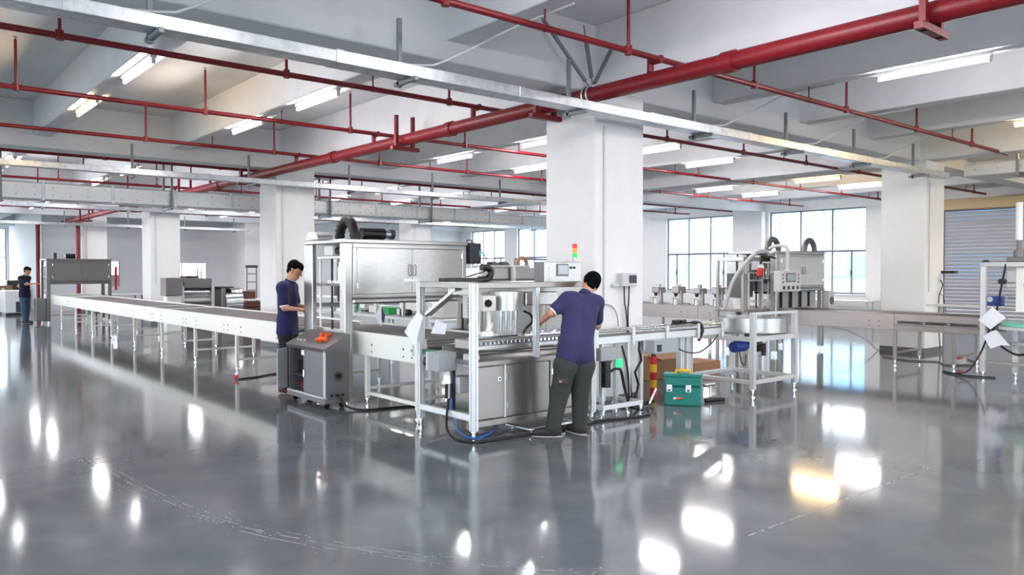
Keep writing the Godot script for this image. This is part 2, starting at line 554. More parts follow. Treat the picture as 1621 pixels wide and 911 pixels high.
	wall_pieces(we, M["wall_paint"], false, 34.1, 34.3, 13.11, 25.0, CEIL, [])
	wall_pieces(we, M["wall_paint"], true, 13.11, 13.31, 34.3, 36.2, CEIL, [])
	# the room seen through the opening
	var ir := setting("wall_inner", "pale wall of the room behind the opening", "wall")
	wall_pieces(ir, M["wall_paint"], true, 20.0, 20.2, 34.3, 45.0, CEIL, [])
	# roller shutter
	var sh := setting("door_1", "grey steel roller shutter beside the right column", "door")
	for i in 32:
		var h0 := 0.02 + i * 0.108
		var q := ns()
		var poly := PackedVector2Array([Vector2(0, 0), Vector2(-0.012, 0.006), Vector2(-0.02, 0.03), Vector2(-0.02, 0.072), Vector2(-0.012, 0.098), Vector2(0, 0.104), Vector2(0.012, 0.104), Vector2(0.012, 0)])
		prism(q, poly, V(25.12, h0, 2.8), Vector3.RIGHT, Vector3.UP, -6.86)
		part("slat", q, M["shutter"], sh)
	pbox("guide_rail", sh, M["window_frame"], 25.06, 25.16, 0.0, 3.41, 9.6, 9.7, 0.0)
	pbox("guide_rail", sh, M["window_frame"], 25.06, 25.16, 0.0, 3.41, 2.76, 2.86, 0.0)
	pbox("shutter_box", sh, M["shutter_tan"], 24.7, 24.999, 3.41, 3.72, 2.7, 9.8, 0.01)
	for q in [[13.32, 24.99, 34.06, 34.099]]:
		var bb := setting("baseboard_back", "grey painted skirting of the back wall", "baseboard")
		pbox("baseboard_strip", bb, M["baseboard_grey"], q[0], q[1], 0.0, 0.1, q[2], q[3], 0.0)
	var br := setting("baseboard_right", "grey painted skirting of the right wall", "baseboard")
	pbox("baseboard_strip", br, M["baseboard_grey"], 24.98, 24.999, 0.0, 0.1, 9.7, 34.0, 0.0)

	# outside
	var gr := setting("ground_outside", "pale paved yard outside the hall", "ground")
	pbox("paving", gr, M["asphalt"], -80.0, 90.0, -0.6, -0.3, -60.0, 110.0, 0.0)
	var o := thing("neighbour_building", "pale building with blue glazing seen through the right windows", "building", V(52, -0.3, 20))
	pbox("facade_wall", o, M["facade"], 48.0, 56.0, -0.3, 6.6, -20.0, 60.0, 0.0)
	for i in 10:
		pbox("window_band", o, M["facade_glass"], 47.9, 48.0, 1.2, 2.6, -18.0 + i * 7.8, -13.2 + i * 7.8, 0.0)
		pbox("window_band", o, M["facade_glass"], 47.9, 48.0, 4.4, 5.6, -18.0 + i * 7.8, -13.2 + i * 7.8, 0.0)
	pbox("red_panel", o, M["facade_red"], 47.88, 48.0, 3.0, 4.2, 33.0, 36.0, 0.0)

# ---------------------------------------------------------------- lamps on the joists
func batten(b: float, a: float, warm: bool, label: String) -> void:
	var t := thing("tube_light", label, "ceiling light", V(b, 3.95, a), "fluorescent tubes under the joists")
	pbox("housing", t, M["light_grey"], b - 0.035, b + 0.035, 3.905, 3.949, a - 0.62, a + 0.62, 0.006)
	for e in [-1.0, 1.0]:
		pbox("lamp_holder", t, M["light_grey"], b - 0.02, b + 0.02, 3.845, 3.905, a + e * 0.605 - 0.012, a + e * 0.605 + 0.012, 0.003)
	pcyl("tube_lamp", t, M["tube_warm_lamp" if warm else "tube_cool_lamp"], V(b, 3.868, a - 0.59), V(b, 3.868, a + 0.59), 0.022, -1, 10)
	for k in 3:
		# a bare tube shines down and to both sides
		var l := AreaLight3D.new()
		l.name = "tube_glow"
		l.area_size = Vector2(0.044, 1.18) if k == 0 else Vector2(1.18, 0.044)
		l.light_energy = TUBE_ENERGY
		l.light_color = Color(1.0, 0.85, 0.62) if warm else Color(1.0, 0.97, 0.98)
		l.shadow_enabled = true
		l.set("area_range", 40.0)
		t.add_child(l, true)
		l.position = [Vector3(0, -0.107, 0), Vector3(-0.025, -0.082, 0), Vector3(0.025, -0.082, 0)][k]
		l.rotation_degrees = [Vector3(-90, 0, 0), Vector3(0, 90, 0), Vector3(0, -90, 0)][k]

func build_lamps() -> void:
	var near := [
		[2.47, 9.6, false, "overexposed tube light, upper of the two at top left"],
		[2.47, 12.2, true, "warm tube light, lower of the two at far left"],
		[4.75, 9.75, false, "tube light on second joist, upper of its pair"],
		[4.75, 12.2, false, "tube light on second joist, lower of its pair"],
		[9.31, 12.9, false, "tube light seen above the tunnel, left of big column"],
		[9.31, 10.2, false, "tube light touching big column's left edge, upper one"],
		[11.59, 13.1, false, "tube light touching big column's left edge, lower one"],
		[11.59, 9.6, false, "tube light just right of the big column"],
		[13.87, 10.0, false, "tube light second to the right of big column"],
		[18.43, 13.1, false, "thin tube light above the three-light window"],
		[18.43, 10.05, true, "warm tube light left of the right column"],
		[20.71, 13.1, false, "tube light lowest above the three-light window"],
		[20.71, 10.05, false, "thin tube light touching right column's left edge"],
		[9.31, 3.72, false, "large bright tube light at upper right"],
		[13.87, 3.7, true, "warm tube light cut by the right picture edge"],
	]
	for l in near:
		batten(l[0], l[1], l[2], l[3])
	for b in [0.19, 2.47, 4.75, 9.31, 11.59, 13.87, 18.43, 20.71]:
		for a in [0.7, -5.6, 3.7]:
			if a > 3.0 and (b > 9.0 or b < 1.0):
				continue
			batten(b, a, false, "tube light overhead outside the picture")
	for b in [0.19, 2.47, 4.75, 9.31, 11.59, 18.43]:
		for a in [19.4, 22.3, 29.0]:
			if b > 13.0 and a > 28.0:
				continue
			batten(b, a, false, "far tube light on the %s joist, %s row beyond the duct" % [{0.19: "leftmost", 2.47: "second", 4.75: "third", 9.31: "fourth", 11.59: "fifth", 18.43: "right-hand"}[b], {19.4: "first", 22.3: "second", 29.0: "third"}[a]])
	for q in [[13.87, 19.4], [20.71, 19.4], [13.87, 22.3], [20.71, 22.3], [13.87, 29.0], [18.43, 29.0], [20.71, 29.0]]:
		batten(q[0], q[1], false, "far tube light hidden behind big column, %s joist, %s row" % [{13.87: "sixth", 18.43: "right-hand", 20.71: "last"}[q[0]], {19.4: "first", 22.3: "second", 29.0: "third"}[q[1]]])
	for b in [2.47, 4.75, 9.31, 11.59]:
		batten(b, 32.2, false, "last far tube light before grey partition, %s joist" % {2.47: "second", 4.75: "third", 9.31: "fourth", 11.59: "fifth"}[b])
	batten(18.43, 4.6, true, "warm tube light hidden behind the right column, left one")
	batten(20.71, 4.6, true, "warm tube light hidden behind the right column, right one")
	batten(11.59, 38.5, false, "tube light of the room behind the partition opening")
	batten(6.9, 38.8, false, "tube light of the room behind the viewing window")

func _ready() -> void:
	# camera, sky, exposure
	var cam := Camera3D.new()
	cam.name = "camera"
	add_child(cam)
	cam.position = Vector3(0, 1.59, 0)
	cam.rotation_degrees = Vector3(-rad_to_deg(atan(25.5 / 1230.0)), -40.0, 0)
	cam.fov = rad_to_deg(2.0 * atan(455.5 / 1230.0))
	cam.near = 0.05
	cam.far = 300.0
	cam.current = true
	var env := Environment.new()
	env.background_mode = Environment.BG_SKY
	var sk := ProceduralSkyMaterial.new()
	sk.sky_top_color = Color(0.86, 0.92, 1.0)
	sk.sky_horizon_color = Color(0.96, 0.98, 1.0)
	sk.ground_bottom_color = Color(0.7, 0.7, 0.7)
	sk.ground_horizon_color = Color(0.9, 0.92, 0.94)
	var sky := Sky.new()
	sky.sky_material = sk
	env.sky = sky
	env.background_energy_multiplier = SKY_ENERGY
	env.tonemap_mode = Environment.TONE_MAPPER_LINEAR
	env.tonemap_exposure = EXPOSURE
	env.sdfgi_enabled = true
	env.ssao_enabled = true
	env.ssil_enabled = true
	var we := WorldEnvironment.new()
	we.name = "world_environment"
	we.environment = env
	add_child(we)
	make_materials()
	build_shell()
	build_lamps()
	build_services()
	build_lines()
	build_packing()
	build_right_line()
	build_background()
	build_people()

# ---------------------------------------------------------------- pipes, trays and ducts under the ceiling
func build_services() -> void:
	# fire main
	var t := thing("fire_main_pipe", "thick red fire main running diagonally under the ceiling", "pipe", V(6.35, 3.58, 6.0))
	var s := ns()
	cyl(s, V(6.35, 3.58, -8.9), V(6.35, 3.58, 35.9), 0.088, -1, 20)
	part("pipe_run", s, M["red_pipe"], t)
	for a in [-3.0, 1.0, 4.35, 8.9, 12.4, 18.0, 22.0, 26.5, 31.0]:
		var c := ns()
		cyl(c, V(6.35, 3.58, a - 0.07), V(6.35, 3.58, a + 0.07), 0.104, -1, 18)
		part("coupling", c, M["red_pipe"], t)
	for a in [2.54, 6.95, 10.1, 16.3, 20.5, 26.0, 32.0]:
		var c := ns()
		var top := 3.735 if a == 6.95 else 3.94
		bx(c, 6.18, 6.23, 3.42, top, a - 0.025, a + 0.025)
		bx(c, 6.47, 6.52, 3.42, top, a - 0.025, a + 0.025)
		bx(c, 6.12, 6.6, 3.42, 3.475, a - 0.035, a + 0.035)
		part("support_bracket", c, M["red_pipe"], t)
	# sway brace by the big column
	var sw := thing("pipe_sway_brace", "grey steel V-shaped sway brace clamping the red main", "pipe brace", V(6.35, 3.7, 6.34))
	s = ns()
	for k in [-0.035, 0.035]:
		var ring := []
		for i in 21:
			var an := TAU * i / 20.0
			ring.append(V(6.35 + cos(an) * 0.102, 3.58 + sin(an) * 0.102, 6.2 + float(k)))
		tube(s, ring, 0.012, 6)
	part("pipe_clamp", s, M["galvanised"], sw)
	for e in [[V(6.3, 3.74, 6.22), V(5.78, 4.36, 6.36)], [V(6.45, 3.74, 6.22), V(7.05, 4.5, 6.36)], [V(6.42, 3.8, 6.24), V(6.44, 4.3, 6.36)]]:
		s = ns()
		bar(s, e[0], e[1], 0.045, 0.03, 0.003)
		var d: Vector3 = (e[1] - e[0]).normalized()
		cyl(s, e[0] - d * 0.08, e[0], 0.008, -1, 6)
		cyl(s, e[1], e[1] + d * 0.14, 0.008, -1, 6)
		part("brace_channel", s, M["hanger"], sw)
	# sprinkler branches
	var rows := [5.2, 8.26, 10.9, 13.8, 16.6, 18.5, 21.2, 24.0, 26.8, 30.6]
	var labs := ["red sprinkler branch nearest the camera, crossing the top", "red sprinkler branch passing just behind the near tray", "red sprinkler branch above the long conveyor, third from camera", "red sprinkler branch above the second cable tray", "thin red sprinkler branch right behind the second tray", "thin red sprinkler branch just behind the foil duct", "thin far red sprinkler branch, second behind the duct", "thin far red sprinkler branch by the third tray", "thin far red sprinkler branch beyond the third tray", "farthest thin red sprinkler branch"]
	for i in rows.size():
		var a: float = rows[i]
		var e := 16.4 if i == 0 else 24.4
		var r := 0.031
		var g := thing("sprinkler_branch", labs[i], "pipe", V(6.35, 3.78, a), "red sprinkler branches")
		pcyl("pipe_run", g, M["red_pipe"], V(-6.9, 3.78, a), V(e, 3.78, a), r, -1, 10)
		s = ns()
		cyl(s, V(6.35, 3.67, a + 0.12), V(6.35, 3.80, a + 0.12), 0.036, -1, 10)
		cyl(s, V(6.35, 3.78, a + 0.12), V(6.35, 3.78, a - 0.03), 0.042, -1, 10)
		part("tee", s, M["red_pipe"], g)
		var k := -3
		while 1.45 + 2.21 * k < e:
			var b := 1.45 + 2.21 * k
			k += 1
			if b > -6.8 and absf(b - 6.35) > 0.3:
				s = ns()
				var top := 4.33 if a > 6.0 else 4.36
				cyl(s, V(b, 3.78, a), V(b, top, a), 0.017, -1, 7)
				cyl(s, V(b, 3.74, a), V(b, 3.83, a), 0.038, -1, 8)
				cyl(s, V(b, top, a), V(b, top + 0.03, a), 0.02, 0.01, 6)
				cyl(s, V(b, top + 0.045, a), V(b, top + 0.05, a), 0.022, -1, 8)
				part("sprinkler_riser", s, M["red_pipe"], g)
		k = -4
		while 7.03 + 2.28 * k < e:
			var b := 7.03 + 2.28 * k
			k += 1
			if k % 2 == 0 and b > -6.8 and absf(b - 7.03) > 0.5 and absf(b - 16.15) > 0.5:
				s = ns()
				cyl(s, V(b, 3.78, a), V(b, 3.96, a), 0.009, -1, 6)
				cyl(s, V(b - 0.012, 3.78, a), V(b + 0.012, 3.78, a), 0.036, -1, 10)
				part("hanger_rod", s, M["red_pipe"], g)
	# cable trays
	var trays := [[6.0, 15.6, "bright galvanised cable tray crossing in front of big column"], [15.1, 16.4, "galvanised cable tray above the long conveyor's middle"], [24.2, 24.0, "far galvanised cable tray at left, third from camera"], [33.3, 13.0, "farthest thin galvanised cable tray at left"]]
	for q in trays:
		var a: float = q[0]
		var e: float = q[1]
		var g := thing("cable_tray", q[2], "cable tray", V(6.0, 3.38, a), "galvanised cable trays")
		var b := -6.9
		var n := 0
		while b < e - 0.1:
			var b1 := minf(b + 2.0, e)
			s = ns()
			var dz := 0.004 * (n % 2)
			bx(s, b, b1 - 0.004, 3.33 - dz, 3.43 + dz, a - 0.1 - dz, a + 0.1 + dz, 0.004)
			bx(s, b1 - 0.05, b1 + 0.02, 3.327, 3.437, a - 0.106, a + 0.106, 0.002)
			part("tray_section", s, M["galvanised"], g)
			b = b1
			n += 1
		for hb in [-5.0, -2.5, 1.66, 3.8, 5.95, 8.17, 10.34, 12.38, 14.6, 18.5, 21.5]:
			if hb < e:
				s = ns()
				bx(s, hb - 0.02, hb + 0.02, 3.27, 3.9, a + 0.11, a + 0.15, 0.003)
				bx(s, hb - 0.02, hb + 0.02, 3.285, 3.325, a - 0.16, a + 0.2, 0.003)
				part("hanger_strut", s, M["hanger"], g)
				bx(s, hb - 0.02, hb + 0.02, 3.3, 3.33, a - 0.02, a + 0.02)
	# lamp feeds from the near tray up to the joists
	var k2 := 0
	for bj in [2.47, 4.75, 9.31, 11.59, 13.87]:
		s = ns()
		var o := V(bj, 3.94, 5.3)
		org = o
		tube(s, curve([V(bj - 1.05, 3.46, 6.05), V(bj - 0.75, 3.48, 6.0), V(bj - 0.55, 3.55, 5.95), V(bj - 0.02, 3.88, 5.6), V(bj + 0.07, 3.93, 5.45), V(bj + 0.07, 3.937, 4.9)], 0.08), 0.011, 6)
		solo("lamp_feed_conduit", s, M["conduit"], o, ["thin white lamp feed conduit at top left", "thin white lamp feed conduit left of the V brace", "first thin lamp feed conduit right of big column", "second thin lamp feed conduit right of big column", "third thin lamp feed conduit, nearest the right column"][k2], "conduit", "lamp feed conduits")
		k2 += 1
	# foil clad air ducts
	var du := thing("air_duct", "large foil-clad air duct crossing the hall behind second tray", "duct", V(4.0, 2.92, 17.2))
	var b2 := -6.9
	while b2 < 15.0:
		var small := b2 > 12.9
		s = ns()
		bx(s, b2, b2 + 1.19, 2.95, 3.2 if small else 3.28, 17.05, 17.5, 0.02)
		var sec := part("duct_section", s, M["duct_foil"], du)
		s = ns()
		bx(s, b2 + 1.165, b2 + 1.215, 2.94, 3.21 if small else 3.29, 17.04, 17.51, 0.0)
		part("seam_flange", s, M["galvanised"], sec)
		s = ns()
		for i in 4:
			cyl(s, V(b2 + 0.15 + 0.3 * i, 3.04, 17.035), V(b2 + 0.15 + 0.3 * i, 3.04, 17.06), 0.018, -1, 6)
			cyl(s, V(b2 + 0.15 + 0.3 * i, 3.2, 17.035), V(b2 + 0.15 + 0.3 * i, 3.2, 17.06), 0.018, -1, 6)
		part("insulation_pins", s, M["galvanised"], sec).set_meta("kind", "stuff")
		b2 += 1.2
	for hb in [-4.0, -1.0, 2.0, 5.0, 8.6, 11.5]:
		s = ns()
		bx(s, hb - 0.02, hb + 0.02, 2.87, CEIL, 16.97, 17.01)
		bx(s, hb - 0.02, hb + 0.02, 2.87, CEIL, 17.54, 17.58)
		bx(s, hb - 0.02, hb + 0.02, 2.88, 2.93, 16.95, 17.6)
		part("trapeze_hanger", s, M["hanger"], du)
	var d2 := thing("air_duct", "foil-clad duct end at right edge beyond right column", "duct", V(17.3, 3.52, 3.0))
	var a2 := 6.15
	while a2 > -4.0:
		s = ns()
		bx(s, 17.0, 17.9, 3.48, 3.74, a2 - 1.19, a2, 0.02)
		var sec := part("duct_section", s, M["duct_foil"], d2)
		s = ns()
		for i in 3:
			cyl(s, V(16.985, 3.61, a2 - 0.2 - 0.4 * i), V(17.01, 3.61, a2 - 0.2 - 0.4 * i), 0.02, -1, 6)
		part("insulation_pins", s, M["galvanised"], sec).set_meta("kind", "stuff")
		a2 -= 1.2
	for ha in [5.2, 3.4, 1.5]:
		s = ns()
		bx(s, 16.94, 16.98, 3.42, CEIL, ha - 0.02, ha + 0.02)
		bx(s, 17.92, 17.96, 3.42, CEIL, ha - 0.02, ha + 0.02)
		bx(s, 16.93, 17.97, 3.42, 3.47, ha - 0.025, ha + 0.025)
		part("trapeze_hanger", s, M["hanger"], d2)
	# red standpipes
	for q in [[6.42, 33.5, 0.0, "red standpipe beside the far column at left"], [5.45, 35.9, 0.0, "red standpipe at the grey partition's left corner"], [7.56, 6.7, 0.0, "thin red standpipe on the big column's right edge"]]:
		s = ns()
		var o := V(q[0], 0.0, q[1])
		org = o
		cyl(s, V(q[0], q[2], q[1]), V(q[0], 3.48 if q[1] > 10.0 else 1.78, q[1]), 0.08 if q[1] > 10.0 else 0.03, -1, 12)
		solo("standpipe", s, M["red_pipe"], o, q[3], "pipe")
	# conduit, switch box and cables on the big column
	var cb := thing("column_switch_box", "small white switch box with dark cover on big column", "switch box", V(7.1, 1.42, 6.33))
	pbox("box_body", cb, M["light_grey"], 6.97, 7.23, 1.41, 1.57, 6.25, 6.349, 0.008)
	pbox("cover", cb, M["dark_slate"], 7.08, 7.21, 1.45, 1.545, 6.238, 6.25, 0.004)
	pbox("cable_trunking", cb, M["light_grey"], 6.86, 6.97, 1.41, 1.44, 6.30, 6.349, 0.003)
	ptube("drop_cable", cb, M["cable"], curve([V(7.05, 1.41, 6.3), V(7.06, 1.2, 6.3), V(7.1, 1.0, 6.3), V(7.12, 0.0, 6.28)], 0.1), 0.009, 6)
	ptube("drop_cable", cb, M["cable"], curve([V(7.14, 1.41, 6.3), V(7.13, 1.2, 6.3), V(7.12, 1.0, 6.3), V(7.17, 0.0, 6.28)], 0.1), 0.009, 6)
	s = ns()
	var o3 := V(6.8, 0.9, 6.33)
	org = o3
	tube(s, curve([V(6.74, 1.2, 6.335), V(6.85, 1.18, 6.32), V(6.93, 1.08, 6.31), V(6.95, 0.92, 6.3), V(6.9, 0.82, 6.28)], 0.05), 0.008, 6)
	solo("column_cable", s, M["mid_grey"], o3, "short grey cable looping from conduit on big column", "cable")
	var rb := thing("column_socket", "small socket with black cable on the right column", "socket", V(16.4, 1.2, 15.72))
	pbox("socket_plate", rb, M["light_grey"], 16.3, 16.4, 1.42, 1.5, 6.32, 6.349, 0.004)
	pbox("bracket", rb, M["black_plastic"], 16.45, 16.62, 1.55, 1.6, 6.1, 6.349, 0.004)
	ptube("socket_cable", rb, M["cable"], curve([V(16.38, 1.42, 6.33), V(16.42, 1.32, 6.3), V(16.3, 1.18, 6.3), V(16.24, 1.05, 6.3), V(16.2, 0.5, 6.28), V(16.2, 0.06, 6.25)], 0.08), 0.01, 6)
	ptube("socket_cable", rb, M["cable"], curve([V(16.26, 1.14, 6.3), V(16.45, 1.1, 6.3), V(16.52, 0.8, 6.28), V(16.52, 0.4, 6.2)], 0.08), 0.006, 6)

# ---------------------------------------------------------------- production machines
func level_foot(s: SurfaceTool, b: float, a: float, h: float) -> void:
	cyl(s, V(b, 0.0, a), V(b, 0.014, a), 0.036, 0.03, 12)
	cyl(s, V(b, 0.014, a), V(b, h, a), 0.009, -1, 8)
	cyl(s, V(b, h * 0.55, a), V(b, h * 0.72, a), 0.022, -1, 8)
	cyl(s, V(b, h - 0.015, a), V(b, h, a), 0.03, -1, 10)

func conveyor(t: Node3D, b0: float, b1: float, a0: float, a1: float, legs: Array, panel: Material, belt: Material, sec := 2.05, slotted := 0.0) -> void:
	var a := a0 + slotted
	while a < a1 - 0.05:
		var e := minf(a + sec, a1)
		for side in [b0, b1 - 0.03]:
			var s := ns()
			bx(s, side, side + 0.03, 0.60, 0.87, a + 0.003, e - 0.003, 0.004)
			bx(s, side - 0.004, side + 0.034, 0.862, 0.876, a + 0.003, e - 0.003, 0.003)
			var p := part("side_panel", s, panel, t)
			if side == b0:
				s = ns()
				for x in [a + 0.25, a + 0.42, e - 0.3]:
					cyl(s, V(b0 - 0.006, 0.74, x), V(b0, 0.74, x), 0.014, -1, 8)
					cyl(s, V(b0 - 0.006, 0.66, x), V(b0, 0.66, x), 0.011, -1, 8)
				part("bolts", s, M["steel_dark"], p).set_meta("kind", "stuff")
		a = e
	pbox("belt", t, belt, b0 + 0.035, b1 - 0.035, 0.80, 0.855, a0 + 0.02, a1 - 0.02, 0.01)
	for e in [a0 + 0.04, a1 - 0.04]:
		pcyl("end_roller", t, M["steel"], V(b0 + 0.03, 0.80, e), V(b1 - 0.03, 0.80, e), 0.05, -1, 14)
	for la in legs:
		for lb in [b0 + 0.03, b1 - 0.03]:
			var s := ns()
			bx(s, lb - 0.025, lb + 0.025, 0.1, 0.61, la - 0.025, la + 0.025, 0.004)
			var lg := part("leg", s, panel, t)
			s = ns()
			level_foot(s, lb, la, 0.1)
			part("levelling_foot", s, M["chrome"], lg)
		pbox("stretcher", t, panel, b0 + 0.05, b1 - 0.05, 0.2, 0.235, la - 0.018, la + 0.018, 0.003)
		pbox("cross_member", t, panel, b0 + 0.03, b1 - 0.03, 0.6, 0.64, la - 0.018, la + 0.018, 0.003)

func tunnel(t: Node3D, b0: float, a0: float, skin: Material, door: Material, rich: bool) -> void:
	var w := 1.78
	var dp := 1.0
	var s := ns()
	# housing
	pbox("housing", t, skin, b0 + 0.36, b0 + w, 1.27, 1.93, a0 + 0.05, a0 + dp, 0.01)
	pbox("front_panel", t, skin, b0 + 0.08, b0 + w, 1.27, 1.93, a0 + 0.012, a0 + 0.05, 0.006)
	pbox("top_plate", t, skin, b0 - 0.01, b0 + w + 0.01, 1.93, 1.975, a0 - 0.01, a0 + dp + 0.05, 0.006)
	pbox("lower_lip", t, skin, b0 + 0.1, b0 + w, 1.20, 1.268, a0 - 0.015, a0 + 0.08, 0.02)
	# door surround and two doors
	s = ns()
	bx(s, b0 + 0.1, b0 + w - 0.02, 1.875, 1.915, a0 - 0.012, a0 + 0.012, 0.004)
	bx(s, b0 + 0.1, b0 + w - 0.02, 1.285, 1.315, a0 - 0.012, a0 + 0.012, 0.004)
	bx(s, b0 + 0.1, b0 + 0.15, 1.315, 1.875, a0 - 0.012, a0 + 0.012, 0.004)
	bx(s, b0 + w - 0.07, b0 + w - 0.02, 1.315, 1.875, a0 - 0.012, a0 + 0.012, 0.004)
	part("door_surround", s, skin, t)
	for i in 2:
		var d0 := b0 + 0.155 + i * 0.777
		var d := pbox("door", t, door, d0, d0 + 0.771, 1.32, 1.87, a0 - 0.008, a0 + 0.012, 0.003)
		var hb := d0 + 0.735 if i == 0 else d0 + 0.03
		s = ns()
		tube(s, [V(hb, 1.54, a0 - 0.008), V(hb, 1.54, a0 - 0.04), V(hb, 1.67, a0 - 0.04), V(hb, 1.67, a0 - 0.008)], 0.006, 6)
		part("handle", s, M["steel_dark"], d)
		for hh in [1.42, 1.79]:
			s = ns()
			var x := d0 + 0.004 if i == 0 else d0 + 0.767
			cyl(s, V(x, hh - 0.03, a0 - 0.014), V(x, hh + 0.03, a0 - 0.014), 0.009, -1, 8)
			part("hinge", s, M["chrome"], d)
	# uprights
	for q in [[b0 - 0.005, a0 + 0.0, 0.105, 0.13], [b0 - 0.005, a0 + 0.86, 0.06, 0.24], [b0 + w - 0.1, a0, 0.1, 0.1], [b0 + w - 0.1, a0 + 0.9, 0.1, 0.1]]:
		s = ns()
		bx(s, q[0], q[0] + q[2], 0.08, 1.93, q[1], q[1] + q[3], 0.008)
		var p := part("upright", s, skin, t)
		s = ns()
		level_foot(s, q[0] + q[2] / 2, q[1] + q[3] / 2, 0.08)
		part("levelling_foot", s, M["chrome"], p)
	# lift mechanism in the open left bay
	var bl := b0 + 0.05
	for la in [a0 + 0.2, a0 + 0.74]:
		pcyl("guide_rod", t, M["white_coat"], V(bl, 0.9, la), V(bl, 1.76, la), 0.014, -1, 10)
	pbox("upper_crosshead", t, M["white_coat"], bl - 0.02, bl + 0.1, 1.745, 1.775, a0 + 0.16, a0 + 0.78, 0.004)
	pbox("lift_shelf", t, M["steel_dark"], bl - 0.03, bl + 0.25, 1.41, 1.445, a0 + 0.16, a0 + 0.8, 0.004)
	pbox("lower_crosshead", t, M["white_coat"], bl - 0.02, bl + 0.06, 1.0, 1.02, a0 + 0.16, a0 + 0.8, 0.004)
	pcyl("lead_screw", t, M["black_plastic"], V(bl + 0.02, 0.88, a0 + 0.47), V(bl + 0.02, 1.745, a0 + 0.47), 0.014, -1, 10)
	pbox("drive_box", t, M["white_coat"], bl - 0.02, bl + 0.14, 1.785, 1.90, a0 + 0.38, a0 + 0.6, 0.006)
	pcyl("drive_motor", t, M["black_plastic"], V(bl + 0.05, 1.845, a0 + 0.18), V(bl + 0.05, 1.845, a0 + 0.37), 0.045, -1, 14)
	pbox("bay_liner", t, M["steel_dark"], b0 + 0.34, b0 + 0.358, 1.2, 1.92, a0 + 0.06, a0 + 0.86, 0.0)
	if rich:
		for i in 6:
			pcyl("knurled_knob", t, M["chrome"], V(bl, 1.446, a0 + 0.22 + 0.06 * i), V(bl, 1.475, a0 + 0.22 + 0.06 * i), 0.011, -1, 8)
		for q in [[0.27, 0.14], [0.33, 0.2]]:
			s = ns()
			cyl(s, V(bl + 0.05, 1.447, a0 + q[0]), V(bl + 0.05, 1.447 + q[1], a0 + q[0]), 0.02, -1, 12)
			cyl(s, V(bl + 0.05, 1.447 + q[1], a0 + q[0]), V(bl + 0.05, 1.5 + q[1], a0 + q[0]), 0.008, -1, 8)
			part("air_cylinder", s, M["chrome"], t)
		ptube("air_line", t, M["blue_hose"], curve([V(bl + 0.05, 1.4, a0 + 0.3), V(bl + 0.08, 1.33, a0 + 0.26), V(bl + 0.05, 1.2, a0 + 0.2), V(bl + 0.08, 1.05, a0 + 0.22)]), 0.006, 6)
		pbox("sensor_bracket", t, M["black_plastic"], bl, bl + 0.1, 1.16, 1.2, a0 + 0.2, a0 + 0.5, 0.004)
		pbox("data_plate", t, M["paper"], bl + 0.12, bl + 0.13, 1.2, 1.36, a0 + 0.25, a0 + 0.38, 0.0)

func fan_set(t: Node3D, b0: float, a0: float) -> void:
	# blower, corrugated elbow and curved cowl on the tunnel roof
	var arc := []
	for i in 25:
		var an := PI * i / 24.0
		arc.append(V(b0 + 0.27, 1.97 + sin(an) * 0.25, a0 + 0.45 - cos(an) * 0.2))
	ptube("corrugated_elbow", t, M["black_rubber"], arc, 0.062, 12, 0.006)
	pcyl("blower_motor", t, M["black_plastic"], V(b0 + 0.38, 2.06, a0 + 0.3), V(b0 + 0.70, 2.06, a0 + 0.3), 0.07, -1, 18)
	pcyl("motor_collar", t, M["steel"], V(b0 + 0.70, 2.06, a0 + 0.3), V(b0 + 0.78, 2.06, a0 + 0.3), 0.055, -1, 16)
	pcyl("motor_cap", t, M["dark_slate"], V(b0 + 0.78, 2.06, a0 + 0.3), V(b0 + 0.84, 2.06, a0 + 0.3), 0.062, -1, 16)
	pbox("motor_foot", t, M["black_plastic"], b0 + 0.42, b0 + 0.66, 1.976, 2.0, a0 + 0.23, a0 + 0.37, 0.003)
	var s := ns()
	var poly := PackedVector2Array()
	for i in 13:
		var an := PI * i / 12.0
		poly.append(Vector2(cos(an) * 0.17, sin(an) * 0.1))
	prism(s, poly, V(b0 + 0.04, 1.976, a0 + 0.55), Vector3.FORWARD, Vector3.UP, -0.2)
	part("curved_cowl", s, M["steel"], t)

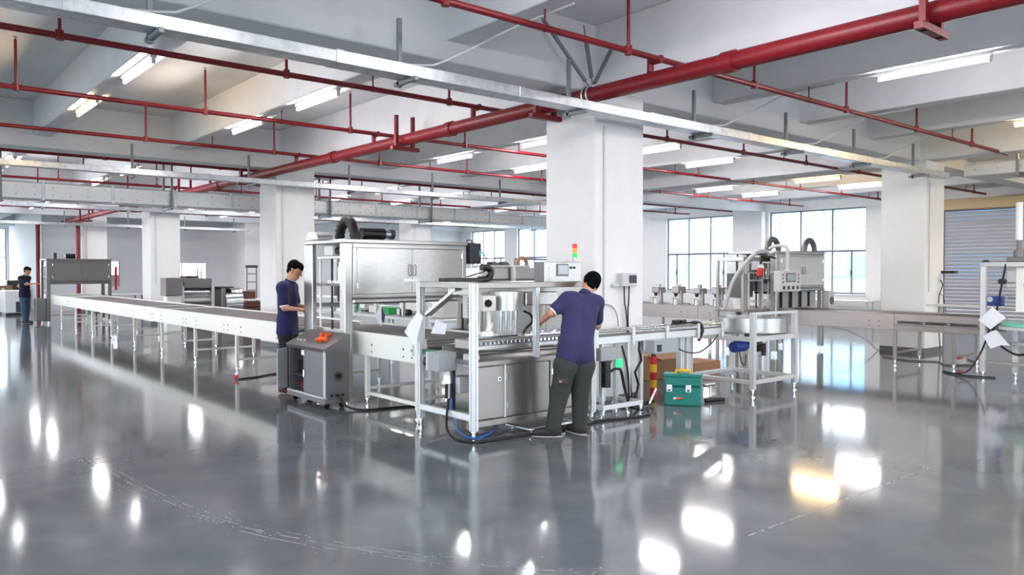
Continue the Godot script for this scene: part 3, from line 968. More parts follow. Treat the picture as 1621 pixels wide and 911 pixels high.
func build_lines() -> void:
	var s := ns()
	# long conveyor
	var t := thing("long_conveyor", "long white conveyor with brown-grey belt running to the far left", "conveyor", V(5.0, 0, 16))
	var legs := []
	for i in 9:
		legs.append(11.99 + 1.96 * i)
	conveyor(t, 4.45, 5.55, 10.0, 28.6, legs, M["white_coat"], M["belt"])
	for q in [15.9, 17.2]:
		pbox("belt_joint_strip", t, M["belt_pale"], 4.5, 5.5, 0.855, 0.866, q, q + 0.06, 0.002)
	pbox("pale_belt_cover", t, M["belt_pale"], 4.5, 5.5, 0.856, 0.866, 24.8, 28.4, 0.002)
	# tunnel conveyor
	t = thing("tunnel_conveyor", "short white conveyor passing under the near steel tunnel", "conveyor", V(5.0, 0, 8))
	conveyor(t, 4.53, 5.58, 6.82, 9.55, [7.0, 8.08, 9.5], M["white_coat"], M["belt"], 1.4)
	for hh in [0.66, 0.75, 0.82]:
		pcyl("hinge_boss", t, M["steel"], V(4.515, hh, 6.86), V(4.53, hh, 6.86), 0.014, -1, 8)
	pbox("warning_label", t, M["light_grey"], 4.527, 4.53, 0.68, 0.80, 7.02, 7.07, 0.0)
	pbox("lower_rail", t, M["white_coat"], 4.55, 4.59, 0.14, 0.18, 7.0, 8.08, 0.003)
	pbox("lower_rail", t, M["white_coat"], 5.52, 5.56, 0.14, 0.18, 7.0, 8.08, 0.003)
	# near tunnel
	t = thing("shrink_tunnel", "large brushed steel tunnel with two doors behind packing frame", "tunnel", V(5.3, 0, 8.8), "steel tunnels over conveyors")
	tunnel(t, 4.38, 8.28, M["steel"], M["steel"], true)
	fan_set(t, 4.38, 8.28)
	var e := pbox("drive_cabinet", t, M["dark_slate"], 6.2, 6.38, 1.69, 1.97, 8.24, 8.45, 0.006)
	pbox("display", e, M["cyan_screen"], 6.34, 6.375, 1.80, 1.87, 8.232, 8.24, 0.0)
	s = ns()
	tube(s, [V(6.22, 1.97, 8.35), V(6.22, 2.01, 8.35), V(6.3, 2.01, 8.35), V(6.3, 1.97, 8.35)], 0.008, 6)
	part("lifting_handle", s, M["black_plastic"], e)
	ptube("drive_cable", t, M["cable"], curve([V(6.38, 1.85, 8.35), V(6.5, 1.86, 8.4), V(6.6, 1.75, 8.4), V(6.62, 1.62, 8.4), V(6.4, 1.55, 8.4), V(6.16, 1.5, 8.4)]), 0.008, 6)
	# card hanging under the near tunnel
	t = thing("hanging_card", "folded printed card hanging below the near tunnel", "card", V(4.85, 1.2, 8.26))
	s = ns()
	prism(s, PackedVector2Array([Vector2(0, 0.28), Vector2(-0.09, 0.13), Vector2(0.0, 0.0)]), V(4.86, 0.92, 8.27), Vector3.RIGHT, Vector3.UP, 0.004)
	part("card_front", s, M["paper"], t)
	s = ns()
	prism(s, PackedVector2Array([Vector2(0, 0.22), Vector2(0.05, 0.1), Vector2(0.03, 0.0), Vector2(0, 0.05)]), V(4.862, 0.95, 8.27), Vector3.RIGHT, Vector3.UP, 0.004)
	part("card_back", s, M["dark_slate"], t)
	# far tunnel
	t = thing("shrink_tunnel", "dark grey tunnel at the far left end of conveyor", "tunnel", V(5.2, 0, 27.3), "steel tunnels over conveyors")
	tunnel(t, 4.3, 26.9, M["steel_dark"], M["steel_dark"], false)
	pcyl("blower_motor", t, M["black_plastic"], V(4.85, 2.06, 27.2), V(5.12, 2.06, 27.2), 0.075, -1, 12)
	pcyl("vent_stub", t, M["black_plastic"], V(4.58, 1.976, 27.2), V(4.58, 2.16, 27.2), 0.045, -1, 12)
	pbox("red_post", t, M["red_plastic"], 6.2, 6.27, 1.0, 1.75, 27.0, 27.07, 0.01)
	pbox("control_console", t, M["steel_dark"], 4.02, 4.28, 0.08, 0.78, 26.92, 27.3, 0.01)
	# near console
	t = thing("control_console", "grey control console with one door open on castors", "console", V(4.230, 0, 8.630))
	var g: Material = M["console_grey"]
	s = ns()
	prism(s, PackedVector2Array([Vector2(4.030, 0.70), Vector2(4.360, 0.86), Vector2(4.360, 0.82), Vector2(4.360, 0.66), Vector2(4.050, 0.66)]), V(0, 0, 9.170), Vector3.RIGHT, Vector3.UP, 1.04)
	part("sloping_desk", s, g, t)
	pbox("side_panel", t, g, 4.060, 4.360, 0.1, 0.67, 8.150, 8.170, 0.004)
	pbox("side_panel", t, g, 4.060, 4.360, 0.1, 0.67, 9.130, 9.150, 0.004)
	pbox("back_panel", t, g, 4.335, 4.360, 0.1, 0.67, 8.170, 9.130, 0.0)
	pbox("base", t, g, 4.040, 4.360, 0.07, 0.12, 8.140, 9.160, 0.006)
	pbox("lower_edge", t, M["light_grey"], 4.042, 4.070, 0.12, 0.145, 8.140, 9.160, 0.003)
	pbox("corner_edge", t, M["light_grey"], 4.042, 4.060, 0.12, 0.68, 8.140, 8.180, 0.003)
	pbox("hanging_label", t, M["paper"], 4.038, 4.043, 0.59, 0.65, 8.660, 8.740, 0.0)
	var dd := pbox("closed_door", t, g, 4.048, 4.065, 0.15, 0.66, 8.185, 8.710, 0.004)
	pbox("latch", dd, M["chrome"], 4.030, 4.048, 0.33, 0.42, 8.660, 8.690, 0.004)
	s = ns()
	bar(s, V(4.045, 0.4, 9.165), V(3.86, 0.4, 9.03), 0.018, 0.5, 0.003)
	dd = part("open_door", s, M["mid_grey"], t)
	pbox("inner_shelf", t, M["steel_dark"], 4.090, 4.330, 0.32, 0.335, 8.730, 9.120, 0.0)
	pbox("inverter", t, M["black_plastic"], 4.130, 4.290, 0.345, 0.5, 8.780, 9.030, 0.006)
	pbox("terminal_block", t, M["shoe_brown"], 4.130, 4.230, 0.14, 0.24, 8.830, 8.990, 0.006)
	for q in [[4.110, 8.230], [4.110, 9.070], [4.300, 8.230], [4.300, 9.070]]:
		s = ns()
		cyl(s, V(q[0], 0.034, q[1] - 0.012), V(q[0], 0.034, q[1] + 0.012), 0.034, -1, 14)
		bx(s, q[0] - 0.02, q[0] + 0.02, 0.05, 0.075, q[1] - 0.02, q[1] + 0.02, 0.003)
		part("castor", s, M["black_rubber"], t)
	for i in 3:
		pcyl("desk_button", t, M["light_grey"], V(4.130, 0.745, 8.830 + 0.09 * i), V(4.125, 0.765, 8.830 + 0.09 * i), 0.016, -1, 10)
	s = ns()
	for i in 20:
		var an := TAU * i / 20.0
		cyl(s, V(4.220 + cos(an) * 0.05, 0.38 + sin(an) * 0.05, 8.142), V(4.220 + cos(an) * 0.05, 0.38 + sin(an) * 0.05, 8.149), 0.005, -1, 5)
	cyl(s, V(4.220, 0.38, 8.140), V(4.220, 0.38, 8.149), 0.032, -1, 14)
	part("fan_grille", s, M["black_plastic"], t).set_meta("kind", "stuff")
	for i in 3:
		pcyl("cable_gland", t, M["black_plastic"], V(4.130 + i * 0.07, 0.16, 8.130), V(4.130 + i * 0.07, 0.16, 8.150), 0.016, -1, 10)
	# gloves on the desk
	t = thing("orange_gloves", "crumpled orange gloves lying on the console desk", "gloves", V(4.200, 0.79, 8.450))
	s = ns()
	for q in [[4.150, 8.350, 4.270, 8.450], [4.130, 8.430, 4.260, 8.560], [4.190, 8.510, 4.270, 8.650], [4.170, 8.330, 4.130, 8.530]]:
		var h0: float = 0.70 + (q[0] - 4.030) * 0.485
		var h1: float = 0.70 + (q[2] - 4.030) * 0.485
		tube(s, curve([V(q[0], h0 + 0.027, q[1]), V((q[0] + q[2]) / 2, (h0 + h1) / 2 + 0.042, (q[1] + q[3]) / 2 + 0.02), V(q[2], h1 + 0.027, q[3])], 0.03), 0.021, 8)
	part("glove_fabric", s, M["orange"], t)
	# red emergency stop lying on the floor and its cable
	t = thing("emergency_stop", "small red mushroom button on floor beside long conveyor", "button", V(4.2, 0, 11.3))
	s = ns()
	lathe(s, V(4.2, 0, 11.3), [Vector2(0.0, 0.075), Vector2(0.03, 0.072), Vector2(0.045, 0.055), Vector2(0.045, 0.04), Vector2(0.02, 0.036), Vector2(0.02, 0.0)], 16)
	part("button_head", s, M["red_plastic"], t)
	ptube("lead", t, M["cable"], curve([V(4.22, 0.012, 11.28), V(4.5, 0.012, 11.32), V(4.9, 0.012, 11.5), V(5.2, 0.012, 11.2)]), 0.012, 6)

func sheet(n: String, label: String, pts: Array, at: Vector3) -> void:
	# a paper sheet through a grid of two rows of points, given a small thickness
	org = at
	var s := ns()
	var r0: Array = curve(pts[0], 0.04)
	var r1: Array = curve(pts[1], 0.04)
	var k := mini(r0.size(), r1.size())
	for i in k - 1:
		var nn: Vector3 = (r0[i + 1] - r0[i]).cross(r1[i] - r0[i]).normalized()
		var th := nn * 0.0008
		quad(s, r0[i] + th, r0[i + 1] + th, r1[i + 1] + th, r1[i] + th, nn)
		quad(s, r0[i] - th, r0[i + 1] - th, r1[i + 1] - th, r1[i] - th, -nn)
	solo(n, s, M["paper"], at, label, "paper")

func build_packing() -> void:
	var t := thing("packing_machine", "aluminium framed packing machine the man in purple works on", "machine", V(5.15, 0, 6.2))
	var s := ns()
	var w := 0.062
	for q in [[4.36, 6.64, 1.52], [4.36, 5.75, 1.48], [5.93, 5.75, 1.48], [5.93, 6.64, 1.48]]:
		s = ns()
		alu_post(s, q[0], q[1], 0.1, q[2], w)
		var p := part("frame_post", s, M["alu"], t)
		s = ns()
		level_foot(s, q[0], q[1], 0.1)
		part("levelling_foot", s, M["chrome"], p)
	s = ns()
	alu_post(s, 5.14, 5.75, 0.74, 1.43, 0.05)
	part("mid_post", s, M["alu"], t)
	pbox("top_rail", t, M["steel_mid"], 4.33, 5.96, 1.43, 1.485, 5.72, 5.78, 0.004)
	pbox("top_rail", t, M["steel_mid"], 4.33, 5.96, 1.43, 1.485, 6.61, 6.67, 0.004)
	pbox("top_rail", t, M["steel_mid"], 4.33, 4.39, 1.43, 1.485, 5.78, 6.61, 0.004)
	pbox("top_rail", t, M["steel_mid"], 5.90, 5.96, 1.43, 1.485, 5.78, 6.61, 0.004)
	pbox("top_cover", t, M["steel_mid"], 4.39, 5.9, 1.470, 1.482, 6.0, 6.61, 0.002)
	pbox("bottom_rail", t, M["alu"], 4.33, 4.39, 0.19, 0.25, 5.78, 6.61, 0.004)
	pbox("bottom_rail", t, M["alu"], 5.90, 5.96, 0.19, 0.25, 5.78, 6.61, 0.004)
	pbox("bottom_rail", t, M["alu"], 4.39, 5.9, 0.17, 0.22, 6.61, 6.66, 0.004)
	pbox("bottom_plinth", t, M["steel_mid"], 4.39, 5.90, 0.13, 0.185, 5.735, 5.79, 0.003)
	# lower cabinet
	var cab := pbox("cabinet_body", t, M["steel_mid"], 4.6, 5.895, 0.185, 0.70, 5.76, 6.45, 0.004)
	pbox("cabinet_floor", t, M["steel_mid"], 4.4, 4.6, 0.185, 0.2, 5.8, 6.58, 0.002)
	var d := pbox("cabinet_door", t, M["steel_mid"], 4.40, 4.715, 0.20, 0.69, 5.735, 5.76, 0.003)
	pbox("lock", d, M["paper"], 4.635, 4.675, 0.545, 0.585, 5.729, 5.735, 0.002)
	pcyl("keyhole", d, M["black_plastic"], V(4.655, 0.565, 5.726), V(4.655, 0.565, 5.730), 0.01, -1, 8)
	for x in [[4.735, 5.30], [5.32, 5.89]]:
		d = pbox("cabinet_door", t, M["steel_mid"], x[0], x[1], 0.20, 0.69, 5.735, 5.76, 0.003)
		for hh in [0.3, 0.58]:
			pbox("hinge", d, M["chrome"], x[0] + 0.01, x[0] + 0.03, hh - 0.03, hh + 0.03, 5.727, 5.735, 0.002)
	pbox("door_stile", t, M["alu"], 4.717, 4.733, 0.19, 0.70, 5.73, 5.76, 0.002)
	pbox("worktop", t, M["steel_mid"], 4.395, 5.895, 0.70, 0.745, 5.73, 6.6, 0.004)
	pbox("recess_back", t, M["steel_mid"], 4.4, 5.89, 0.745, 0.85, 6.3, 6.32, 0.0)
	pcyl("drive_shaft", t, M["steel_warm"], V(4.42, 0.80, 5.9), V(5.88, 0.80, 5.9), 0.016, -1, 10)
	# chain bed
	pbox("chain_bed", t, M["steel_mid"], 4.395, 5.895, 0.85, 0.94, 5.82, 6.1, 0.006)
	pbox("bed_front_rail", t, M["steel"], 4.395, 5.895, 0.845, 0.885, 5.785, 5.82, 0.004)
	pbox("bed_top_rail", t, M["chrome"], 4.395, 5.895, 0.945, 0.965, 5.86, 5.89, 0.004)
	for i in 27:
		var x := 4.43 + i * 0.054
		s = ns()
		bx(s, x - 0.014, x + 0.014, 0.89, 0.925, 5.785, 5.822, 0.006)
		part("gripper_finger", s, M["chrome"], t)
	# pick head
	pbox("gantry_beam", t, M["steel"], 4.42, 5.89, 1.36, 1.43, 6.15, 6.25, 0.004)
	pbox("head_block", t, M["white_coat"], 4.62, 4.78, 1.20, 1.35, 5.93, 6.1, 0.01)
	s = ns()
	lathe(s, V(4.66, 1.28, 5.91), [Vector2(0, -0.04), Vector2(0.028, -0.028), Vector2(0.04, 0), Vector2(0.028, 0.028), Vector2(0, 0.04)], 14)
	part("ball_knob", s, M["black_plastic"], t)
	pcyl("piston_rod", t, M["white_coat"], V(4.74, 0.98, 6.0), V(4.74, 1.2, 6.0), 0.022, -1, 12)
	s = ns()
	bar(s, V(4.68, 0.965, 5.96), V(4.78, 1.08, 6.02), 0.05, 0.03, 0.006)
	part("lever", s, M["white_coat"], t)
	pcyl("steel_drum", t, M["steel"], V(5.0, 1.20, 6.05), V(5.0, 1.39, 6.05), 0.18, -1, 28)
	pbox("drum_housing", t, M["steel"], 5.18, 5.62, 1.24, 1.38, 5.95, 6.2, 0.01)
	for i in 4:
		s = ns()
		cyl(s, V(4.89 + i * 0.065, 0.99, 6.0), V(4.89 + i * 0.065, 1.2, 6.0), 0.013, -1, 8)
		cyl(s, V(4.89 + i * 0.065, 1.1, 6.0), V(4.89 + i * 0.065, 1.2, 6.0), 0.022, -1, 8)
		part("suction_nozzle", s, M["chrome"], t)
	ptube("head_cable", t, M["cable"], curve([V(5.12, 1.19, 5.92), V(5.2, 1.15, 5.9), V(5.22, 1.08, 5.9), V(5.14, 1.02, 5.9), V(5.1, 0.97, 5.9)], 0.03), 0.012, 6)
	pbox("valve_island", t, M["light_grey"], 4.46, 4.54, 1.14, 1.36, 6.0, 6.06, 0.004)
	for i in 6:
		pbox("valve", t, M["steel_dark"], 4.48, 4.52, 1.16 + i * 0.032, 1.18 + i * 0.032, 5.985, 6.0, 0.002)
	for x in [4.5, 4.58, 5.28, 5.38, 5.55, 5.66, 5.76]:
		s = ns()
		bx(s, x - 0.02, x + 0.02, 0.94, 0.985, 5.92, 5.98, 0.004)
		cyl(s, V(x, 0.985, 5.95), V(x, 1.02, 5.95), 0.012, -1, 8)
		part("guide_clamp", s, M["chrome"], t)
	pbox("gripper_jig", t, M["white_coat"], 4.56, 4.7, 0.941, 1.01, 5.88, 5.96, 0.006)
	# diagonal chute in the left end
	s = ns()
	bar(s, V(4.38, 1.15, 6.55), V(4.47, 1.42, 6.14), 0.1, 0.03, 0.003)
	part("chute", s, M["steel"], t)
	# cable chain on top
	s = ns()
	bx(s, 4.38, 4.84, 1.487, 1.525, 6.25, 6.35, 0.004)
	tube(s, curve([V(4.84, 1.505, 6.3), V(4.95, 1.51, 6.3), V(5.0, 1.56, 6.3), V(4.98, 1.62, 6.3), V(4.88, 1.635, 6.3)], 0.03), 0.036, 8, 0.003)
	part("cable_chain", s, M["black_plastic"], t)
	pbox("chain_guide", t, M["alu"], 4.1, 4.38, 1.487, 1.515, 6.5, 6.54, 0.003)
	# junction box group at the left end
	var jb := pbox("junction_box", t, M["mid_grey"], 4.2, 4.42, 0.63, 0.81, 6.1, 6.28, 0.006)
	pbox("box_lid", jb, M["light_grey"], 4.2, 4.42, 0.63, 0.81, 6.28, 6.31, 0.003)
	pbox("green_strip", t, M["green_dark"], 4.28, 4.36, 0.765, 0.815, 6.31, 6.5, 0.005)
	pcyl("gear_motor", t, M["black_plastic"], V(4.3, 0.70, 6.31), V(4.3, 0.70, 6.44), 0.05, -1, 14)
	pbox("sensor_box", t, M["light_grey"], 4.42, 4.55, 0.68, 0.80, 5.9, 6.0, 0.004)
	pbox("air_unit", t, M["light_grey"], 4.45, 4.62, 0.40, 0.56, 6.1, 6.24, 0.006)
	pbox("air_unit_post", t, M["dark_slate"], 4.41, 4.45, 0.2, 0.63, 6.16, 6.2, 0.003)
	for i in 3:
		s = ns()
		cyl(s, V(4.33 + 0.03 * i, 0.42, 6.15), V(4.33 + 0.03 * i, 0.50, 6.15), 0.016, -1, 8)
		cyl(s, V(4.33 + 0.03 * i, 0.36, 6.15), V(4.33 + 0.03 * i, 0.42, 6.15), 0.014, -1, 8)
		part("air_regulator", s, M["black_plastic" if i % 2 == 0 else "light_grey"], t)
	ptube("air_hose", t, M["cable"], curve([V(4.36, 0.36, 6.15), V(4.3, 0.2, 6.1), V(4.24, 0.08, 6.0), V(4.24, 0.015, 5.85), V(4.32, 0.013, 5.68)], 0.04), 0.012, 6)
	for i in 2:
		ptube("blue_air_line", t, M["blue_hose"], curve([V(4.38, 0.36, 6.15 - 0.02 * i), V(4.34, 0.16, 6.05), V(4.36, 0.03, 5.9), V(4.46 + 0.05 * i, 0.012 + 0.02 * i, 5.78), V(4.6 + 0.1 * i, 0.05 + 0.02 * i, 5.84)], 0.04), 0.006, 6)
	# operator panel with stack light
	var hm := pbox("operator_panel", t, M["steel"], 5.46, 6.0, 1.47, 1.69, 5.98, 6.12, 0.006)
	pbox("panel_side", hm, M["steel_dark"], 5.44, 5.46, 1.47, 1.69, 5.99, 6.12, 0.0)
	var bz := pbox("screen_bezel", hm, M["steel_dark"], 5.63, 5.80, 1.54, 1.67, 5.968, 5.98, 0.004)
	pbox("touch_screen", bz, M["lcd"], 5.645, 5.785, 1.56, 1.655, 5.964, 5.968, 0.0)
	for i in 2:
		pcyl("push_button", hm, M["black_plastic"], V(5.84 + 0.05 * i, 1.63, 5.97), V(5.84 + 0.05 * i, 1.63, 5.98), 0.014, -1, 10)
	for i in 5:
		pcyl("indicator", hm, M["paper"], V(5.53, 1.51 + 0.03 * i, 5.974), V(5.53, 1.51 + 0.03 * i, 5.98), 0.009, -1, 8)
	pbox("panel_support", t, M["alu"], 5.9, 5.96, 1.485, 1.70, 6.12, 6.18, 0.003)
	var sl := pcyl("stack_light", t, M["light_grey"], V(5.97, 1.69, 6.05), V(5.97, 1.74, 6.05), 0.028, -1, 14)
	for i in 3:
		pcyl(["green_signal_lamp", "amber_signal_lamp", "red_signal_lamp"][i], sl, M[["signal_green_lamp", "signal_amber_lamp", "signal_red_lamp"][i]], V(5.97, 1.742 + i * 0.05, 6.05), V(5.97, 1.79 + i * 0.05, 6.05), 0.027, -1, 14)
	# station behind the conveyor
	t = thing("sensor_station", "grey inspection station with dark display behind tunnel conveyor", "machine", V(5.75, 0, 7.4))
	pbox("cabinet", t, M["steel"], 5.66, 5.9, 0.1, 1.28, 7.0, 7.25, 0.006)
	pbox("upper_box", t, M["steel"], 5.66, 6.05, 0.88, 1.25, 7.26, 7.8, 0.006)
	pbox("display", t, M["dark_slate"], 5.64, 5.66, 0.96, 1.1, 7.34, 7.56, 0.003)
	pbox("stand", t, M["alu"], 5.68, 5.76, 0.0, 0.88, 7.5, 7.58, 0.004)
	pcyl("white_rod", t, M["white_coat"], V(5.63, 0.88, 7.3), V(5.63, 1.2, 7.3), 0.012, -1, 8)
	pcyl("black_rod", t, M["black_plastic"], V(5.63, 0.88, 7.65), V(5.63, 1.2, 7.65), 0.016, -1, 8)
	pbox("base_plate", t, M["steel_dark"], 5.6, 5.9, 0.865, 0.88, 7.25, 7.85, 0.002)
	# papers on the left post
	sheet("instruction_sheet", "white instruction sheets hanging from the packing machine's left post", [[V(4.29, 1.19, 6.58), V(4.27, 1.1, 6.67), V(4.26, 0.97, 6.79)], [V(4.31, 1.14, 6.52), V(4.30, 0.98, 6.58), V(4.29, 0.80, 6.64)]], V(4.3, 0.95, 6.7))
	sheet("loose_sheet", "curled white sheet taped at the packing machine chute", [[V(4.45, 1.10, 6.5), V(4.53, 1.06, 6.42)], [V(4.43, 0.96, 6.56), V(4.55, 0.95, 6.42)]], V(4.45, 1.2, 6.5))
	# steel tray by the man's feet
	t = thing("steel_tray", "flat steel tray lying under the packing machine by shoes", "tray", V(5.25, 0, 5.85))
	pbox("tray_pan", t, M["chrome"], 4.98, 5.62, 0.03, 0.06, 5.66, 6.05, 0.008)
	for q in [[5.05, 5.7], [5.55, 5.7], [5.05, 6.0], [5.55, 6.0]]:
		pcyl("tray_foot", t, M["light_grey"], V(q[0], 0, q[1]), V(q[0], 0.03, q[1]), 0.02, -1, 8)
	# link conveyor
	t = thing("link_conveyor", "narrow aluminium link conveyor between packing machine and turntable", "conveyor", V(7.2, 0, 5.95))
	pbox("conveyor_bed", t, M["alu"], 6.02, 8.46, 0.79, 0.87, 5.86, 6.04, 0.005)
	pbox("slat_chain", t, M["steel_dark"], 6.02, 8.46, 0.87, 0.885, 5.9, 6.0, 0.002)
	for q in [5.855, 6.045]:
		s = ns()
		cyl(s, V(6.02, 0.93, q), V(8.46, 0.93, q), 0.012, -1, 8)
		part("guide_rail", s, M["chrome"], t)
	for x in [6.1, 6.7, 7.3, 7.9, 8.4]:
		s = ns()
		bx(s, x - 0.02, x + 0.02, 0.76, 0.95, 5.83, 5.85, 0.003)
		bx(s, x - 0.02, x + 0.02, 0.76, 0.95, 6.05, 6.07, 0.003)
		part("rail_bracket", s, M["alu"], t)
	for q in [[6.2, 5.86], [6.62, 5.86], [6.2, 6.04], [6.62, 6.04], [7.72, 5.98], [7.92, 6.04], [7.05, 6.04]]:
		s = ns()
		alu_post(s, q[0], q[1], 0.05, 0.79, 0.07 if q[0] > 7.5 else 0.045)
		var p := part("leg", s, M["alu"], t)
		s = ns()
		level_foot(s, q[0], q[1], 0.06)
		part("levelling_foot", s, M["chrome"], p)
	pbox("base_rail", t, M["alu"], 6.05, 6.7, 0.1, 0.15, 5.7, 5.74, 0.003)
	pbox("base_rail", t, M["alu"], 6.05, 6.7, 0.1, 0.15, 6.12, 6.16, 0.003)
	pbox("base_rail", t, M["alu"], 6.05, 6.09, 0.1, 0.15, 5.74, 6.12, 0.003)
	pbox("base_rail", t, M["alu"], 6.66, 6.7, 0.1, 0.15, 5.74, 6.12, 0.003)
	for q in [[6.07, 5.72], [6.68, 5.72], [6.07, 6.14], [6.68, 6.14]]:
		s = ns()
		level_foot(s, q[0], q[1], 0.1)
		part("base_foot", s, M["chrome"], t)
	pbox("gearbox", t, M["mid_grey"], 6.08, 6.34, 0.62, 0.76, 5.76, 5.85, 0.008)
	s = ns()
	cyl(s, V(6.2, 0.33, 5.8), V(6.2, 0.6, 5.8), 0.052, -1, 16)
	bx(s, 6.13, 6.19, 0.38, 0.5, 5.74, 5.8, 0.005)
	cyl(s, V(6.2, 0.6, 5.8), V(6.2, 0.62, 5.8), 0.065, -1, 16)
	part("drive_motor", s, M["black_plastic"], t)
	pbox("green_display", t, M["green_display"], 6.38, 6.46, 0.53, 0.62, 5.79, 5.82, 0.003)
	s = ns()
	bx(s, 6.92, 7.36, 0.645, 0.80, 5.72, 5.86, 0.006)
	var ctl := part("control_box", s, M["mid_grey"], t)
	pbox("switch_panel", ctl, M["dark_slate"], 6.96, 7.04, 0.67, 0.75, 5.714, 5.72, 0.003)
	ptube("motor_cable", t, M["cable"], curve([V(6.25, 0.5, 5.78), V(6.38, 0.52, 5.76), V(6.48, 0.3, 5.78), V(6.6, 0.08, 5.8), V(6.85, 0.012, 5.9), V(7.0, 0.012, 6.05)]), 0.016, 6)
	ptube("motor_cable", t, M["cable"], curve([V(6.5, 0.76, 5.84), V(6.55, 0.5, 5.8), V(6.6, 0.2, 5.82), V(6.8, 0.02, 6.0), V(6.6, 0.012, 6.3)]), 0.012, 6)
	ptube("cable_loop", t, M["cable"], curve([V(7.36, 0.72, 5.85), V(7.6, 0.62, 5.8), V(7.9, 0.6, 5.82), V(8.2, 0.7, 5.85), V(8.4, 0.8, 5.9)]), 0.008, 6)
	ptube("cable_bundle", t, M["cable"], curve([V(6.8, 0.78, 5.84), V(6.72, 0.7, 5.78), V(6.78, 0.58, 5.8), V(6.7, 0.45, 5.82), V(6.78, 0.3, 5.84), V(6.72, 0.1, 5.86)]), 0.014, 6)
	s = ns()
	cyl(s, V(7.5, 0.985, 5.92), V(7.62, 0.985, 5.92), 0.02, -1, 10)
	cyl(s, V(7.64, 0.98, 5.92), V(7.74, 0.98, 5.92), 0.022, -1, 10)
	bx(s, 7.5, 7.9, 0.945, 0.965, 5.93, 5.95, 0.003)
	part("sensor_pair", s, M["black_plastic"], t)
	ptube("sensor_hose", t, M["black_rubber"], curve([V(7.85, 0.96, 5.9), V(7.95, 0.95, 5.86), V(7.98, 0.85, 5.84), V(7.9, 0.74, 5.84)]), 0.02, 8)
	# turntable
	t = thing("turntable_table", "round steel accumulation turntable on white aluminium frame", "turntable", V(9.1, 0, 6.02))
	for q in [[8.6, 5.53, 1.07], [9.58, 5.53, 1.07], [8.6, 6.5, 0.76], [9.58, 6.5, 0.76]]:
		s = ns()
		alu_post(s, q[0], q[1], 0.1, q[2], 0.062)
		var p := part("leg", s, M["alu"], t)
		s = ns()
		level_foot(s, q[0], q[1], 0.1)
		part("levelling_foot", s, M["chrome"], p)
	for hh in [[0.16, 0.21], [0.70, 0.76]]:
		pbox("frame_rail", t, M["alu"], 8.63, 9.55, hh[0], hh[1], 5.505, 5.555, 0.004)
		pbox("frame_rail", t, M["alu"], 8.63, 9.55, hh[0], hh[1], 6.475, 6.525, 0.004)
		pbox("frame_rail", t, M["alu"], 8.575, 8.625, hh[0], hh[1], 5.56, 6.47, 0.004)
		pbox("frame_rail", t, M["alu"], 9.555, 9.605, hh[0], hh[1], 5.56, 6.47, 0.004)
	pbox("top_guard_rail", t, M["alu"], 8.63, 9.61, 1.035, 1.07, 5.505, 5.555, 0.004)
	s = ns()
	lathe(s, V(9.38, 0, 6.06), [Vector2(0.0, 0.80), Vector2(0.465, 0.80), Vector2(0.465, 0.965), Vector2(0.48, 0.965), Vector2(0.48, 0.775), Vector2(0.0, 0.77)], 48)
	part("turntable_rim", s, M["steel"], t)
	pcyl("spindle", t, M["steel_dark"], V(9.3, 0.55, 6.05), V(9.3, 0.77, 6.05), 0.06, -1, 16)
	s = ns()
	cyl(s, V(8.72, 0.60, 5.9), V(8.95, 0.60, 5.9), 0.07, -1, 18)
	cyl(s, V(8.95, 0.60, 5.9), V(9.02, 0.60, 5.9), 0.05, -1, 14)
	bx(s, 8.78, 8.9, 0.66, 0.71, 5.86, 5.94, 0.006)
	part("blue_motor", s, M["blue_paint"], t)
	s = ns()
	cyl(s, V(9.2, 0.56, 5.85), V(9.32, 0.56, 5.85), 0.05, -1, 12)
	cyl(s, V(9.36, 0.62, 5.85), V(9.36, 0.45, 5.85), 0.03, -1, 10)
	bx(s, 9.05, 9.25, 0.62, 0.7, 5.8, 5.9, 0.006)
	part("valve_group", s, M["black_plastic"], t)
	ptube("motor_lead", t, M["cable"], curve([V(8.8, 0.55, 5.86), V(8.82, 0.4, 5.84), V(8.9, 0.36, 5.84), V(8.95, 0.5, 5.86)], 0.04), 0.008, 6)
	# floor pieces around
	t = thing("tool_box", "green plastic tool box with yellow handle on the floor", "toolbox", V(7.50, 0, 5.77))
	t.rotation_degrees.y = -54.0
	org = Vector3.ZERO
	s = ns()
	bx(s, -0.215, 0.215, 0.0, 0.225, -0.1, 0.1, 0.012)
	part("box_body", s, M["green_plastic"], t)
	s = ns()
	bx(s, -0.22, 0.22, 0.23, 0.35, -0.105, 0.105, 0.014)
	bx(s, -0.226, 0.226, 0.335, 0.375, -0.11, 0.11, 0.012)
	var ld := part("lid", s, M["green_plastic"], t)
	s = ns()
	tube(s, [V(-0.08, 0.37, 0), V(-0.08, 0.41, 0), V(0.08, 0.41, 0), V(0.08, 0.37, 0)], 0.018, 8)
	part("carry_handle", s, M["yellow"], ld)
	for x in [-0.185, 0.035]:
		var lt := pbox("latch", t, M["paper"], x, x + 0.065, 0.165, 0.25, -0.118, -0.1, 0.005)
		pbox("latch_slot", lt, M["dark_slate"], x + 0.018, x + 0.048, 0.175, 0.195, -0.122, -0.118, 0.0)
	pbox("maker_plate", t, M["paper"], -0.105, -0.04, 0.075, 0.1, -0.103, -0.1, 0.0)
	s = ns()
	cyl(s, V(-0.075, 0.08, -0.106), V(0.0, 0.098, -0.106), 0.014, 0.007, 8)
	part("badge_print", s, M["orange"], t)
	t = thing("clamp_tool", "small black and chrome clamp tools left of the tool box", "tool", V(7.1, 0, 5.95))
	pcyl("tool_grip", t, M["black_rubber"], V(7.0, 0.03, 5.98), V(7.2, 0.05, 5.98), 0.028, -1, 10)
	pcyl("tool_shaft", t, M["chrome"], V(7.08, 0.035, 5.93), V(7.2, 0.2, 5.93), 0.014, -1, 8)
